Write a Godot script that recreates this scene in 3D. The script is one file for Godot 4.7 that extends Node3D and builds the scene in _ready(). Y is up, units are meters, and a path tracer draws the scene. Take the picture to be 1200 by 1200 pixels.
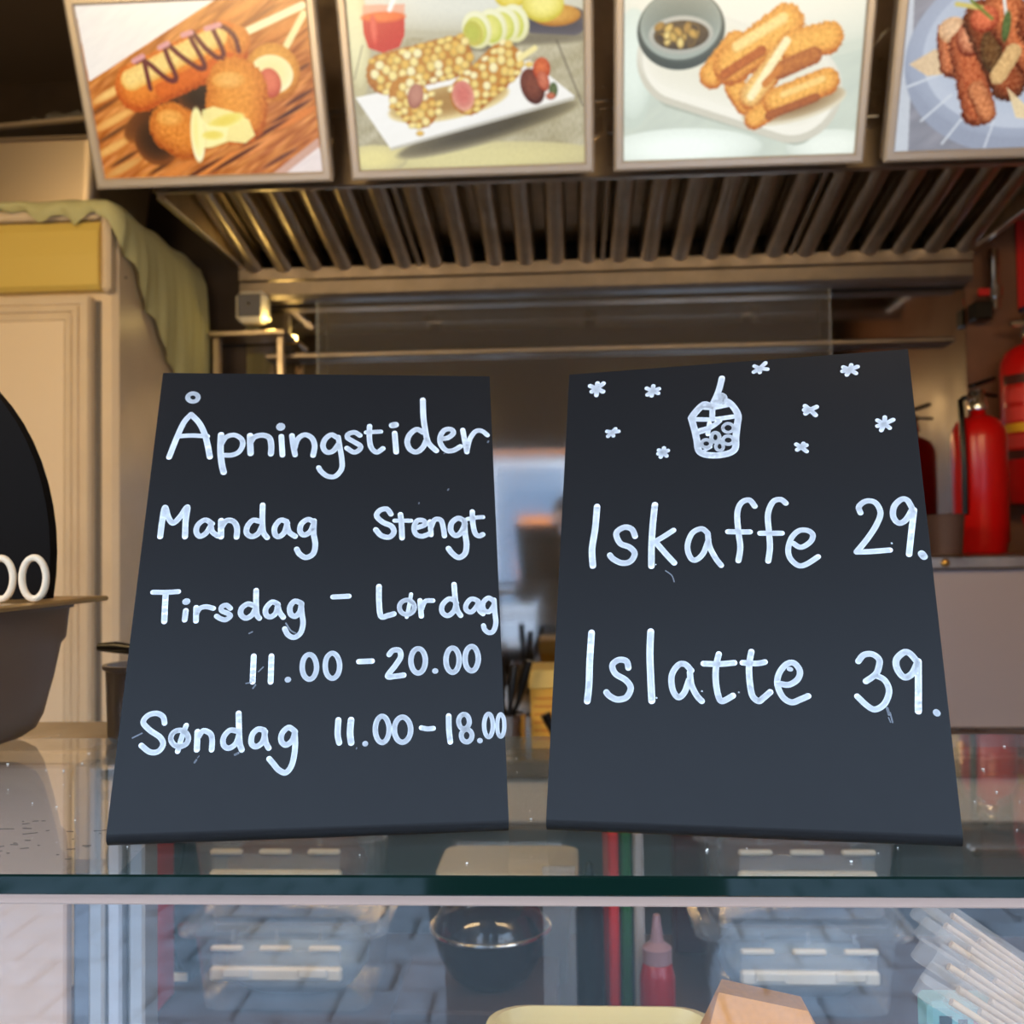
extends Node3D

const LETTERS_HOURS := {
	"heading": [[[3.1, -85.6, 282.1, -84.1, 281.8, -82.9, 280.9, -82.2, 279.7, -82.1, 278.3, -82.6, 277.0, -83.6, 276.2, -85.0, 275.9, -86.4, 276.2, -87.6, 277.0, -88.4, 278.3, -88.5, 279.7, -88.0, 280.9, -86.9, 281.8, -85.6, 282.1],
		[3.6, -95.8, 234.7, -92.4, 249.3, -89.1, 260.3, -85.3, 266.1],
		[3.7, -85.3, 266.1, -79.3, 259.1, -74.6, 248.6, -71.0, 234.7],
		[3.1, -91.5, 249.9, -82.9, 250.4, -73.7, 249.7],
		[3.9, -65.4, 250.9, -65.0, 240.5, -63.5, 230.3, -61.7, 223.6],
		[3.3, -64.8, 243.9, -62.1, 249.1, -57.3, 250.6, -52.8, 247.9, -51.5, 243.3, -53.5, 238.2, -57.7, 235.9, -62.0, 235.9],
		[3.9, -47.4, 250.2, -46.9, 243.8, -46.2, 237.0],
		[3.7, -46.8, 245.0, -44.6, 249.0, -39.8, 250.4, -35.3, 248.4, -33.8, 242.6, -33.7, 236.6],
		[3.5, -27.9, 249.5, -26.5, 235.7],
		[5.9, -28.7, 256.6, -28.7, 256.5],
		[3.5, -21.3, 250.0, -20.1, 242.5, -18.7, 235.8],
		[3.5, -19.3, 240.2, -17.7, 247.1, -13.5, 250.5, -8.9, 248.2, -6.8, 242.4, -7.5, 235.3],
		[3.5, 7.3, 248.1, 3.3, 250.4, -0.5, 247.0, -1.6, 241.8, 0.8, 237.7, 4.7, 238.3, 8.0, 243.4],
		[3.3, 7.8, 248.7, 9.0, 241.1, 10.5, 232.0, 10.4, 225.2, 6.7, 220.1, 1.9, 220.2, -2.1, 223.6, -3.7, 226.4],
		[3.4, 21.4, 249.8, 18.1, 252.1, 14.2, 251.0, 13.7, 248.1, 17.7, 245.1, 21.7, 242.2, 21.3, 239.3, 17.9, 237.4, 13.4, 240.5],
		[3.4, 27.4, 256.8, 27.4, 248.0, 28.6, 241.0, 32.1, 237.3, 36.0, 240.0],
		[3.0, 25.3, 252.1, 30.5, 252.4, 34.6, 252.6],
		[3.6, 43.4, 251.4, 44.4, 237.4],
		[4.4, 41.9, 257.3, 43.9, 257.7],
		[3.6, 61.4, 251.9, 57.4, 254.2, 52.9, 250.2, 51.4, 244.3, 53.3, 239.1, 57.3, 237.3, 61.3, 240.8, 63.8, 246.6],
		[3.7, 61.6, 276.7, 61.8, 264.3, 62.9, 253.6, 64.8, 244.2, 69.7, 238.2],
		[3.4, 72.8, 247.1, 77.3, 247.7, 80.9, 251.2, 79.5, 254.1, 75.4, 253.6, 72.5, 248.9, 72.7, 243.0, 76.1, 238.3, 80.6, 238.3, 85.2, 241.2],
		[3.4, 87.0, 253.5, 88.2, 244.1, 89.2, 237.1],
		[3.2, 89.3, 238.2, 91.3, 246.4, 95.0, 252.3, 99.1, 252.8, 102.7, 249.6]]],
	"monday_row": [[[3.5, -95.5, 179.8, -95.4, 190.4, -94.7, 199.5, -92.0, 192.5, -88.8, 188.8, -85.1, 193.0, -81.5, 199.6, -81.6, 190.3, -81.0, 179.5],
		[3.3, -65.7, 187.9, -70.1, 190.6, -74.0, 187.5, -74.7, 182.8, -72.4, 179.6, -68.9, 181.7, -66.1, 187.4],
		[3.3, -66.6, 187.9, -65.3, 182.7, -61.8, 179.7],
		[3.7, -60.6, 190.0, -59.9, 179.2],
		[3.5, -60.0, 185.7, -57.5, 189.9, -53.3, 189.3, -50.9, 185.1, -50.7, 178.8],
		[3.4, -37.5, 189.1, -41.7, 190.0, -44.7, 186.1, -44.9, 181.3, -41.5, 179.0, -37.9, 181.2, -35.9, 186.5],
		[3.4, -36.6, 200.4, -36.1, 189.6, -35.2, 182.2, -32.6, 178.2],
		[3.4, -21.6, 188.9, -25.4, 189.8, -28.4, 185.3, -28.1, 180.5, -25.7, 178.7, -22.6, 181.5, -21.1, 187.8],
		[3.4, -21.6, 188.4, -19.9, 182.0, -16.0, 178.8],
		[3.4, -5.6, 188.7, -9.0, 190.1, -12.6, 187.2, -13.3, 182.4, -10.9, 179.6, -7.2, 181.8, -5.1, 187.6],
		[3.4, -5.2, 189.2, -5.1, 180.7, -3.8, 173.4, -4.8, 167.1, -8.9, 164.6, -12.7, 166.8, -14.7, 170.2],
		[3.4, 41.3, 193.1, 38.7, 196.7, 34.4, 195.7, 32.6, 191.9, 36.4, 187.6, 41.7, 184.8, 43.1, 180.6, 40.3, 177.4, 35.5, 178.6, 32.2, 182.6],
		[3.4, 47.1, 192.8, 47.8, 185.3, 48.1, 176.8],
		[2.7, 43.5, 188.6, 48.8, 188.5, 53.6, 188.4],
		[3.2, 57.3, 183.6, 62.1, 185.6, 61.2, 188.3, 57.4, 188.4, 55.4, 184.1, 56.4, 179.3, 60.1, 177.7, 64.4, 179.2],
		[3.1, 65.2, 187.7, 65.7, 178.6],
		[3.2, 65.9, 184.0, 67.9, 188.8, 71.7, 188.7, 73.1, 183.9, 73.8, 177.7],
		[3.5, 86.1, 188.0, 82.3, 189.7, 78.4, 186.5, 77.8, 181.1, 80.6, 177.9, 84.0, 180.0, 86.6, 185.8],
		[3.5, 86.3, 188.0, 86.4, 179.4, 87.1, 172.0, 86.0, 165.7, 82.1, 163.1, 78.4, 165.8, 76.1, 169.2],
		[3.3, 91.3, 194.2, 91.4, 185.8, 92.6, 179.3, 94.9, 177.4, 97.2, 178.4],
		[2.7, 88.1, 189.1, 93.9, 190.1, 97.8, 190.3]]],
	"tuesday_row": [[[3.0, -95.9, 143.8, -88.3, 143.6, -81.4, 143.9],
		[3.4, -88.6, 143.3, -87.6, 125.5],
		[3.2, -76.1, 131.9, -76.2, 126.2],
		[4.1, -76.6, 137.5, -76.1, 137.6],
		[3.2, -70.4, 133.7, -69.8, 125.4],
		[3.0, -70.0, 129.8, -68.3, 133.1, -64.8, 134.1, -60.6, 133.0],
		[3.0, -50.9, 132.8, -53.3, 134.8, -55.9, 133.9, -55.7, 131.4, -52.0, 129.6, -50.6, 127.9, -53.1, 125.8, -56.2, 126.6, -58.4, 128.1],
		[3.2, -38.1, 134.5, -41.3, 135.3, -44.5, 132.7, -44.6, 128.8, -41.6, 126.5, -38.2, 128.6, -36.6, 132.5],
		[3.2, -36.9, 143.8, -36.4, 134.9, -35.5, 128.6, -34.0, 126.3],
		[3.2, -24.3, 135.2, -27.5, 136.2, -30.6, 132.4, -30.3, 128.5, -27.8, 127.0, -24.8, 129.3, -23.8, 134.7],
		[3.2, -24.1, 134.7, -22.9, 130.3, -20.4, 126.6],
		[3.3, -10.8, 135.4, -14.4, 136.5, -16.8, 133.1, -16.3, 128.7, -13.5, 127.1, -11.0, 130.0, -10.3, 134.9],
		[3.1, -10.6, 135.4, -9.8, 128.5, -8.9, 122.7, -10.0, 116.9, -13.4, 114.1, -17.0, 115.6, -19.2, 119.5],
		[3.1, 7.7, 138.8, 11.7, 138.9, 17.0, 139.1],
		[3.3, 34.5, 145.0, 34.6, 135.5, 35.8, 126.1, 40.1, 126.5, 43.3, 127.4],
		[2.9, 50.9, 136.0, 52.8, 135.5, 54.3, 134.2, 55.2, 132.3, 55.2, 130.3, 54.3, 128.5, 52.8, 127.3, 50.9, 126.9, 49.0, 127.3, 47.5, 128.6, 46.6, 130.5, 46.6, 132.5, 47.5, 134.3, 49.0, 135.5, 50.9, 136.0],
		[2.4, 53.4, 139.6, 52.0, 131.2, 50.8, 125.3],
		[3.1, 58.6, 135.5, 59.3, 125.6],
		[2.9, 59.5, 130.0, 61.6, 134.9, 66.2, 135.3],
		[3.1, 79.2, 135.1, 75.5, 136.2, 71.7, 132.3, 71.6, 127.8, 74.8, 125.6, 78.5, 128.6, 80.0, 133.6],
		[3.2, 78.9, 145.5, 79.4, 135.6, 80.4, 129.1, 82.3, 125.6],
		[3.0, 93.0, 134.3, 88.9, 135.9, 85.8, 132.5, 85.7, 129.0, 88.6, 127.6, 92.0, 131.3, 93.0, 134.3],
		[3.0, 92.6, 134.3, 93.3, 128.8, 95.5, 126.3],
		[3.0, 102.3, 134.1, 99.1, 136.4, 95.8, 133.3, 96.1, 128.8, 99.3, 127.7, 102.2, 131.6],
		[3.0, 102.3, 135.1, 102.5, 127.2, 102.8, 120.3, 101.1, 115.4, 98.3, 114.5, 96.1, 116.5, 95.5, 118.9]]],
	"weekday_hours": [[[3.2, -35.7, 103.3, -35.4, 88.1],
		[3.2, -25.8, 103.1, -25.4, 87.8],
		[3.5, -16.0, 88.9, -15.8, 88.9],
		[3.0, -4.5, 103.5, -2.7, 102.7, -1.3, 100.6, -0.4, 97.7, -0.2, 94.4, -0.9, 91.5, -2.2, 89.5, -3.9, 88.8, -5.7, 89.6, -7.2, 91.6, -8.1, 94.6, -8.2, 97.9, -7.6, 100.8, -6.3, 102.8, -4.5, 103.5],
		[3.0, 8.4, 104.0, 10.2, 103.2, 11.7, 101.0, 12.6, 98.0, 12.7, 94.7, 12.0, 91.7, 10.6, 89.7, 8.9, 89.0, 7.1, 89.8, 5.6, 91.9, 4.8, 94.9, 4.7, 98.2, 5.3, 101.2, 6.7, 103.2, 8.4, 104.0],
		[3.2, 23.6, 98.6, 31.0, 98.7],
		[3.2, 40.7, 102.4, 42.9, 104.9, 46.5, 104.7, 47.2, 100.8, 44.3, 95.8, 39.9, 89.5, 44.8, 89.4, 49.0, 89.9],
		[3.1, 57.3, 105.6, 59.1, 104.9, 60.5, 102.8, 61.3, 99.8, 61.2, 96.5, 60.4, 93.6, 59.0, 91.6, 57.2, 90.9, 55.4, 91.7, 54.0, 93.8, 53.2, 96.7, 53.2, 100.0, 54.0, 102.9, 55.5, 104.9, 57.3, 105.6],
		[3.4, 66.8, 91.9, 67.0, 91.9],
		[3.1, 77.1, 105.5, 78.7, 104.8, 80.0, 102.7, 80.7, 99.7, 80.6, 96.4, 79.8, 93.5, 78.4, 91.5, 76.8, 90.8, 75.2, 91.6, 73.9, 93.6, 73.2, 96.6, 73.3, 99.9, 74.1, 102.8, 75.4, 104.8, 77.1, 105.5],
		[3.1, 88.2, 106.2, 89.8, 105.5, 91.0, 103.4, 91.7, 100.4, 91.6, 97.1, 90.7, 94.2, 89.4, 92.2, 87.7, 91.5, 86.1, 92.2, 84.8, 94.3, 84.2, 97.3, 84.3, 100.6, 85.1, 103.5, 86.5, 105.5, 88.2, 106.2]]],
	"sunday_row": [[[3.0, -81.3, 65.8, -82.5, 69.4, -86.0, 71.4, -90.5, 70.5, -92.8, 66.6, -88.8, 62.1, -83.0, 58.1, -80.9, 54.1, -83.0, 50.3, -87.5, 50.1, -92.4, 53.8],
		[2.9, -72.9, 61.6, -70.8, 61.1, -69.1, 59.8, -68.0, 57.9, -67.8, 55.9, -68.5, 54.1, -70.1, 53.0, -72.0, 52.6, -74.1, 53.1, -75.8, 54.4, -76.9, 56.2, -77.1, 58.2, -76.4, 60.0, -74.9, 61.2, -72.9, 61.6],
		[2.9, -69.6, 64.2, -71.3, 57.7, -72.8, 50.0],
		[3.2, -63.2, 60.5, -62.7, 50.6],
		[3.0, -62.5, 57.5, -60.3, 60.9, -56.4, 59.4, -55.0, 55.9, -54.8, 50.3],
		[3.0, -42.2, 60.3, -46.0, 60.7, -48.9, 57.0, -48.6, 52.7, -45.7, 50.9, -42.1, 53.4, -40.6, 59.0],
		[3.2, -41.8, 70.2, -40.9, 60.3, -40.0, 53.3, -38.7, 49.8],
		[3.1, -27.4, 60.3, -30.8, 60.9, -33.6, 57.9, -33.7, 53.1, -31.1, 51.3, -27.8, 53.8, -26.7, 59.4],
		[3.1, -27.2, 59.9, -26.2, 53.8, -24.3, 50.3],
		[3.1, -11.3, 59.8, -14.3, 61.4, -17.5, 58.3, -17.7, 53.9, -15.1, 51.7, -11.8, 54.2, -10.5, 59.0],
		[3.1, -10.8, 59.4, -10.1, 50.7, -11.2, 41.3, -14.3, 36.7, -18.2, 38.1, -21.3, 41.6, -23.7, 44.4],
		[3.3, 12.9, 64.9, 12.7, 56.9, 13.7, 52.1],
		[3.6, 19.9, 64.7, 19.5, 57.6, 20.2, 51.9],
		[3.1, 27.8, 51.1, 28.0, 51.1],
		[2.9, 37.0, 66.3, 38.7, 65.5, 40.0, 63.4, 40.8, 60.4, 40.8, 57.1, 40.1, 54.2, 38.8, 52.2, 37.1, 51.5, 35.5, 52.3, 34.2, 54.3, 33.4, 57.3, 33.4, 60.6, 34.1, 63.6, 35.4, 65.6, 37.0, 66.3],
		[3.0, 48.3, 65.5, 50.2, 64.7, 51.8, 62.7, 52.7, 59.8, 52.7, 56.7, 51.8, 53.9, 50.2, 52.0, 48.3, 51.3, 46.3, 52.1, 44.8, 54.1, 43.9, 56.9, 43.9, 60.1, 44.8, 62.9, 46.3, 64.8, 48.3, 65.5],
		[2.8, 58.7, 59.1, 62.1, 58.4, 65.4, 58.6],
		[3.1, 74.0, 65.4, 74.0, 57.8, 74.6, 50.7],
		[2.8, 82.6, 66.1, 83.9, 65.7, 84.9, 64.5, 85.4, 62.8, 85.4, 61.0, 84.7, 59.4, 83.7, 58.3, 82.4, 57.9, 81.1, 58.3, 80.1, 59.5, 79.6, 61.2, 79.6, 63.0, 80.2, 64.6, 81.3, 65.7, 82.6, 66.1],
		[2.8, 83.9, 57.5, 85.1, 57.1, 86.1, 56.1, 86.7, 54.7, 86.6, 53.1, 86.0, 51.7, 84.9, 50.7, 83.7, 50.4, 82.4, 50.8, 81.4, 51.8, 80.9, 53.3, 80.9, 54.8, 81.5, 56.2, 82.6, 57.2, 83.9, 57.5],
		[3.1, 91.0, 50.9, 91.1, 50.9],
		[2.5, 96.4, 66.0, 97.5, 65.3, 98.2, 63.4, 98.6, 60.8, 98.5, 57.8, 97.9, 55.2, 97.0, 53.4, 95.9, 52.8, 94.9, 53.5, 94.1, 55.3, 93.7, 58.0, 93.8, 60.9, 94.4, 63.5, 95.3, 65.3, 96.4, 66.0],
		[2.3, 103.3, 65.6, 104.1, 64.9, 104.8, 63.1, 105.0, 60.5, 104.9, 57.7, 104.4, 55.1, 103.6, 53.4, 102.7, 52.8, 101.9, 53.4, 101.2, 55.2, 101.0, 57.8, 101.1, 60.6, 101.6, 63.2, 102.4, 65.0, 103.3, 65.6]]],
	"scuff": [[[1.0, -63.3, 43.6, -62.4, 45.0],
		[0.5, -61.9, 46.1, -61.2, 47.1],
		[1.3, -42.1, 47.2, -40.5, 48.0],
		[0.8, -97.5, 58.1, -92.8, 60.5],
		[0.9, -18.7, 122.9, -15.8, 118.5, -12.6, 116.5],
		[0.7, -32.5, 94.0, -30.0, 96.7],
		[0.9, -34.9, 84.4, -33.7, 86.2],
		[0.7, -39.0, 87.3, -36.0, 87.8],
		[0.9, -39.2, 117.1, -37.5, 118.0],
		[1.0, 102.8, 244.2, 103.3, 245.1],
		[0.8, 76.5, 209.4, 76.7, 210.2],
		[0.8, 74.6, 236.0, 75.1, 236.6],
		[1.0, 76.5, 209.5, 77.0, 210.3],
		[0.8, 58.4, 200.1, 58.6, 200.9],
		[0.7, 23.1, 48.4, 23.3, 49.0]]],
}
const LETTERS_DRINKS := {
	"snowflake": [[[3.1, -87.3, 280.9, -91.7, 283.3],
		[3.1, -87.3, 280.9, -87.0, 285.1],
		[3.1, -87.3, 280.9, -83.1, 284.8],
		[3.1, -87.3, 280.9, -83.2, 278.5],
		[3.1, -87.3, 280.9, -87.4, 276.1],
		[3.1, -87.3, 280.9, -90.5, 278.9]],
		[[2.8, -51.1, 277.3, -55.0, 279.5],
		[2.8, -51.1, 277.3, -50.8, 281.1],
		[2.8, -51.1, 277.3, -47.2, 278.7],
		[2.8, -51.1, 277.3, -47.7, 275.4],
		[2.8, -51.1, 277.3, -51.8, 273.7],
		[2.8, -51.1, 277.3, -54.5, 274.6]],
		[[2.6, -76.4, 247.6, -79.6, 248.4],
		[2.6, -76.4, 247.6, -74.3, 250.0],
		[2.6, -76.4, 247.6, -72.3, 248.1],
		[2.6, -76.4, 247.6, -75.5, 245.0],
		[2.6, -76.4, 247.6, -78.9, 244.8]],
		[[2.7, -44.3, 231.7, -46.8, 233.4],
		[2.7, -44.3, 231.7, -43.7, 234.8],
		[2.7, -44.3, 231.7, -41.3, 232.9],
		[2.7, -44.3, 231.7, -42.1, 229.2],
		[2.7, -44.3, 231.7, -45.7, 228.6],
		[2.7, -44.3, 231.7, -47.1, 230.9]],
		[[2.7, 16.1, 290.6, 19.8, 294.6],
		[2.7, 16.1, 290.6, 20.8, 289.8],
		[2.7, 16.1, 290.6, 16.0, 287.7],
		[2.7, 16.1, 290.6, 12.4, 288.2],
		[2.7, 16.1, 290.6, 13.0, 292.6]],
		[[2.8, 70.6, 286.5, 66.8, 288.6],
		[2.8, 70.6, 286.5, 71.6, 289.9],
		[2.8, 70.6, 286.5, 75.2, 288.5],
		[2.8, 70.6, 286.5, 73.9, 283.7],
		[2.8, 70.6, 286.5, 68.5, 282.9],
		[2.8, 70.6, 286.5, 66.2, 285.6]],
		[[3.0, 45.2, 258.4, 42.4, 261.3],
		[3.0, 45.2, 258.4, 49.1, 260.4],
		[3.0, 45.2, 258.4, 48.2, 254.5],
		[3.0, 45.2, 258.4, 42.4, 255.9],
		[3.0, 45.2, 258.4, 41.8, 258.5]],
		[[2.7, 87.7, 246.4, 83.9, 249.1],
		[2.7, 87.7, 246.4, 88.3, 251.1],
		[2.7, 87.7, 246.4, 92.9, 249.1],
		[2.7, 87.7, 246.4, 90.4, 243.5],
		[2.7, 87.7, 246.4, 85.5, 242.1],
		[2.7, 87.7, 246.4, 83.6, 245.1]],
		[[2.7, 38.6, 232.2, 35.9, 234.3],
		[2.7, 38.6, 232.2, 40.1, 234.7],
		[2.7, 38.6, 232.2, 41.7, 233.5],
		[2.7, 38.6, 232.2, 41.6, 229.2],
		[2.7, 38.6, 232.2, 36.2, 230.5]]],
	"cup_drawing": [[[4.5, -26.8, 255.8, -23.8, 260.5, -18.9, 265.5, -15.1, 263.9],
		[4.2, -7.3, 268.4, -2.5, 265.3, 1.8, 257.0, 1.2, 249.7, 0.1, 240.7, -0.9, 231.9, -8.5, 228.6, -17.9, 229.0, -22.4, 232.2, -23.5, 239.5, -24.9, 247.4, -26.8, 255.5],
		[2.9, -21.9, 263.6, -13.7, 262.7, -3.0, 264.5],
		[3.1, -25.3, 254.9, -13.8, 254.3, 0.6, 255.9],
		[3.5, -13.7, 262.9, -14.0, 254.9],
		[3.3, -21.5, 246.7, -14.8, 248.7, -9.5, 253.0],
		[2.9, -15.7, 251.6, -16.8, 243.7],
		[2.1, -4.3, 250.8, -2.9, 250.4, -1.8, 249.5, -1.2, 248.2, -1.2, 246.8, -1.9, 245.6, -3.0, 244.8, -4.4, 244.5, -5.8, 244.9, -6.9, 245.8, -7.5, 247.1, -7.5, 248.5, -6.8, 249.7, -5.7, 250.6, -4.3, 250.8],
		[2.3, -4.5, 241.8, -3.1, 241.5, -2.0, 240.6, -1.4, 239.4, -1.4, 238.1, -2.0, 237.0, -3.2, 236.2, -4.6, 236.0, -6.0, 236.4, -7.1, 237.2, -7.7, 238.4, -7.6, 239.7, -7.0, 240.8, -5.9, 241.6, -4.5, 241.8],
		[2.5, -12.2, 244.6, -11.1, 244.2, -10.3, 243.3, -9.8, 241.9, -9.8, 240.4, -10.3, 239.1, -11.2, 238.2, -12.3, 237.9, -13.4, 238.3, -14.2, 239.2, -14.7, 240.6, -14.6, 242.1, -14.1, 243.4, -13.3, 244.3, -12.2, 244.6],
		[2.3, -17.8, 239.7, -16.5, 239.4, -15.6, 238.6, -15.0, 237.5, -15.0, 236.3, -15.6, 235.2, -16.6, 234.5, -17.8, 234.3, -19.1, 234.6, -20.1, 235.4, -20.6, 236.5, -20.6, 237.7, -20.0, 238.8, -19.0, 239.5, -17.8, 239.7],
		[2.1, -9.7, 237.6, -8.8, 237.2, -8.0, 236.4, -7.6, 235.2, -7.6, 233.9, -8.0, 232.8, -8.8, 232.0, -9.8, 231.8, -10.8, 232.1, -11.6, 232.9, -12.0, 234.1, -12.0, 235.4, -11.5, 236.5, -10.7, 237.3, -9.7, 237.6],
		[1.9, -19.8, 231.5, -15.0, 234.4],
		[2.5, -23.5, 244.5, -18.7, 246.0],
		[3.9, -7.5, 284.6, -9.6, 275.5, -13.1, 266.4],
		[5.8, -7.9, 270.8, -7.2, 270.0],
		[4.8, -12.2, 265.8, -7.8, 267.9]]],
	"iced_coffee_row": [[[3.9, -84.1, 195.0, -84.7, 180.2, -86.1, 166.6, -85.2, 155.5],
		[3.6, -60.5, 174.5, -62.5, 179.2, -67.2, 180.6, -71.8, 176.8, -69.3, 170.0, -63.6, 167.3, -60.5, 163.1, -62.9, 158.1, -68.0, 157.1, -73.2, 159.8, -75.2, 162.3],
		[3.8, -48.9, 195.4, -50.1, 180.5, -50.6, 166.1, -50.5, 154.9],
		[3.3, -37.7, 178.0, -43.3, 174.1, -48.8, 170.6],
		[3.5, -47.9, 170.1, -42.3, 162.9, -37.2, 156.8],
		[3.3, -17.6, 175.7, -21.2, 178.7, -26.7, 175.9, -29.5, 167.8, -28.1, 160.7, -25.0, 158.4, -20.4, 162.6, -17.2, 171.6],
		[3.3, -17.6, 175.7, -16.8, 167.6, -13.3, 159.5, -10.2, 154.9],
		[3.4, 10.0, 192.9, 7.0, 197.1, 2.4, 195.5, -0.2, 188.8, 0.1, 176.4, 1.0, 166.3, -0.3, 157.8],
		[3.3, -5.9, 176.5, 0.5, 176.2, 6.8, 176.1],
		[0.7, -48.0, 155.9, -47.9, 155.8],
		[3.4, 27.9, 194.5, 25.1, 197.0, 20.6, 195.5, 17.4, 187.3, 17.6, 176.1, 17.8, 166.0, 16.5, 157.3],
		[3.2, 12.5, 175.1, 18.9, 175.0, 24.9, 174.9],
		[3.2, 31.0, 168.3, 35.2, 165.7, 40.6, 169.1, 42.2, 173.6, 39.3, 176.4, 34.4, 176.2, 30.2, 171.8, 28.0, 164.8, 28.8, 158.9, 32.9, 154.4, 37.3, 154.8, 44.4, 159.6],
		[3.3, 69.6, 187.1, 69.0, 191.2, 73.2, 194.6, 78.3, 193.5, 80.6, 186.8, 77.6, 178.9, 71.8, 170.0, 65.6, 162.3],
		[3.2, 65.6, 162.3, 72.9, 162.4, 83.8, 163.2],
		[3.4, 98.1, 189.4, 96.0, 194.6, 92.7, 195.2, 88.4, 190.7, 87.4, 184.2, 90.0, 180.1, 94.0, 182.0, 98.0, 188.4],
		[3.4, 99.1, 188.4, 96.2, 173.5, 93.8, 160.4],
		[4.3, 100.6, 160.6, 101.5, 159.0],
		[1.0, 85.1, 167.5, 85.2, 167.3]]],
	"iced_latte_row": [[[3.8, -84.4, 113.3, -84.8, 96.1, -84.7, 82.2, -85.3, 72.7],
		[3.5, -62.7, 92.4, -63.9, 96.3, -68.3, 97.0, -71.8, 93.9, -69.9, 88.8, -64.1, 85.2, -61.1, 80.7, -63.4, 75.3, -68.6, 73.9, -73.0, 76.0, -74.7, 78.0],
		[3.9, -50.4, 114.1, -50.7, 101.0, -50.1, 87.2, -49.3, 73.5],
		[3.4, -27.6, 91.1, -31.0, 94.7, -34.9, 94.2, -38.4, 88.2, -37.9, 80.1, -34.9, 75.7, -31.5, 78.4, -28.9, 85.6],
		[3.4, -28.4, 90.2, -27.6, 83.0, -24.7, 76.8, -22.0, 73.7],
		[3.4, -12.4, 100.8, -14.1, 93.0, -14.2, 84.0, -12.8, 76.0, -10.7, 73.9, -5.2, 77.0],
		[3.3, -20.9, 95.2, -12.5, 95.0, -4.0, 95.8],
		[3.4, 5.4, 102.3, 3.9, 94.1, 4.0, 85.1, 5.2, 77.2, 8.4, 74.2, 11.0, 76.0, 14.7, 79.3],
		[3.2, 0.4, 95.9, 7.9, 95.5, 12.5, 96.4],
		[1.0, -46.8, 75.2, -46.7, 75.1],
		[1.0, -21.9, 79.4, -21.8, 79.3],
		[1.0, -2.0, 79.0, -1.9, 78.9],
		[3.3, 20.4, 84.0, 24.9, 83.6, 29.6, 86.8, 30.9, 91.6, 28.0, 95.9, 23.8, 95.1, 19.8, 89.8, 18.7, 83.5, 21.3, 76.6, 25.7, 73.8, 30.3, 75.4, 34.6, 77.4],
		[2.5, 25.3, 92.5, 26.2, 92.3],
		[3.3, 61.9, 97.2, 64.9, 100.8, 69.4, 101.3, 72.8, 98.2, 72.0, 93.4, 70.1, 89.8, 65.0, 86.0],
		[3.2, 70.0, 89.4, 74.6, 86.8, 76.4, 80.8, 73.6, 73.9, 68.6, 70.6, 64.7, 72.5, 59.9, 77.6],
		[3.5, 91.9, 97.5, 88.7, 101.9, 85.6, 102.3, 81.6, 98.3, 81.6, 93.0, 84.7, 88.5, 88.9, 90.5, 92.2, 96.6],
		[3.5, 92.7, 97.5, 91.5, 84.4, 90.1, 70.0],
		[3.6, 99.0, 69.5, 99.3, 69.1]]],
	"scuff": [[[1.4, 74.6, 71.4, 75.3, 68.0],
		[0.8, 75.9, 68.9, 76.7, 63.8],
		[0.6, 74.9, 66.3, 75.7, 63.8],
		[0.7, -42.2, 151.8, -38.6, 148.8, -37.2, 144.8]]],
}
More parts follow.
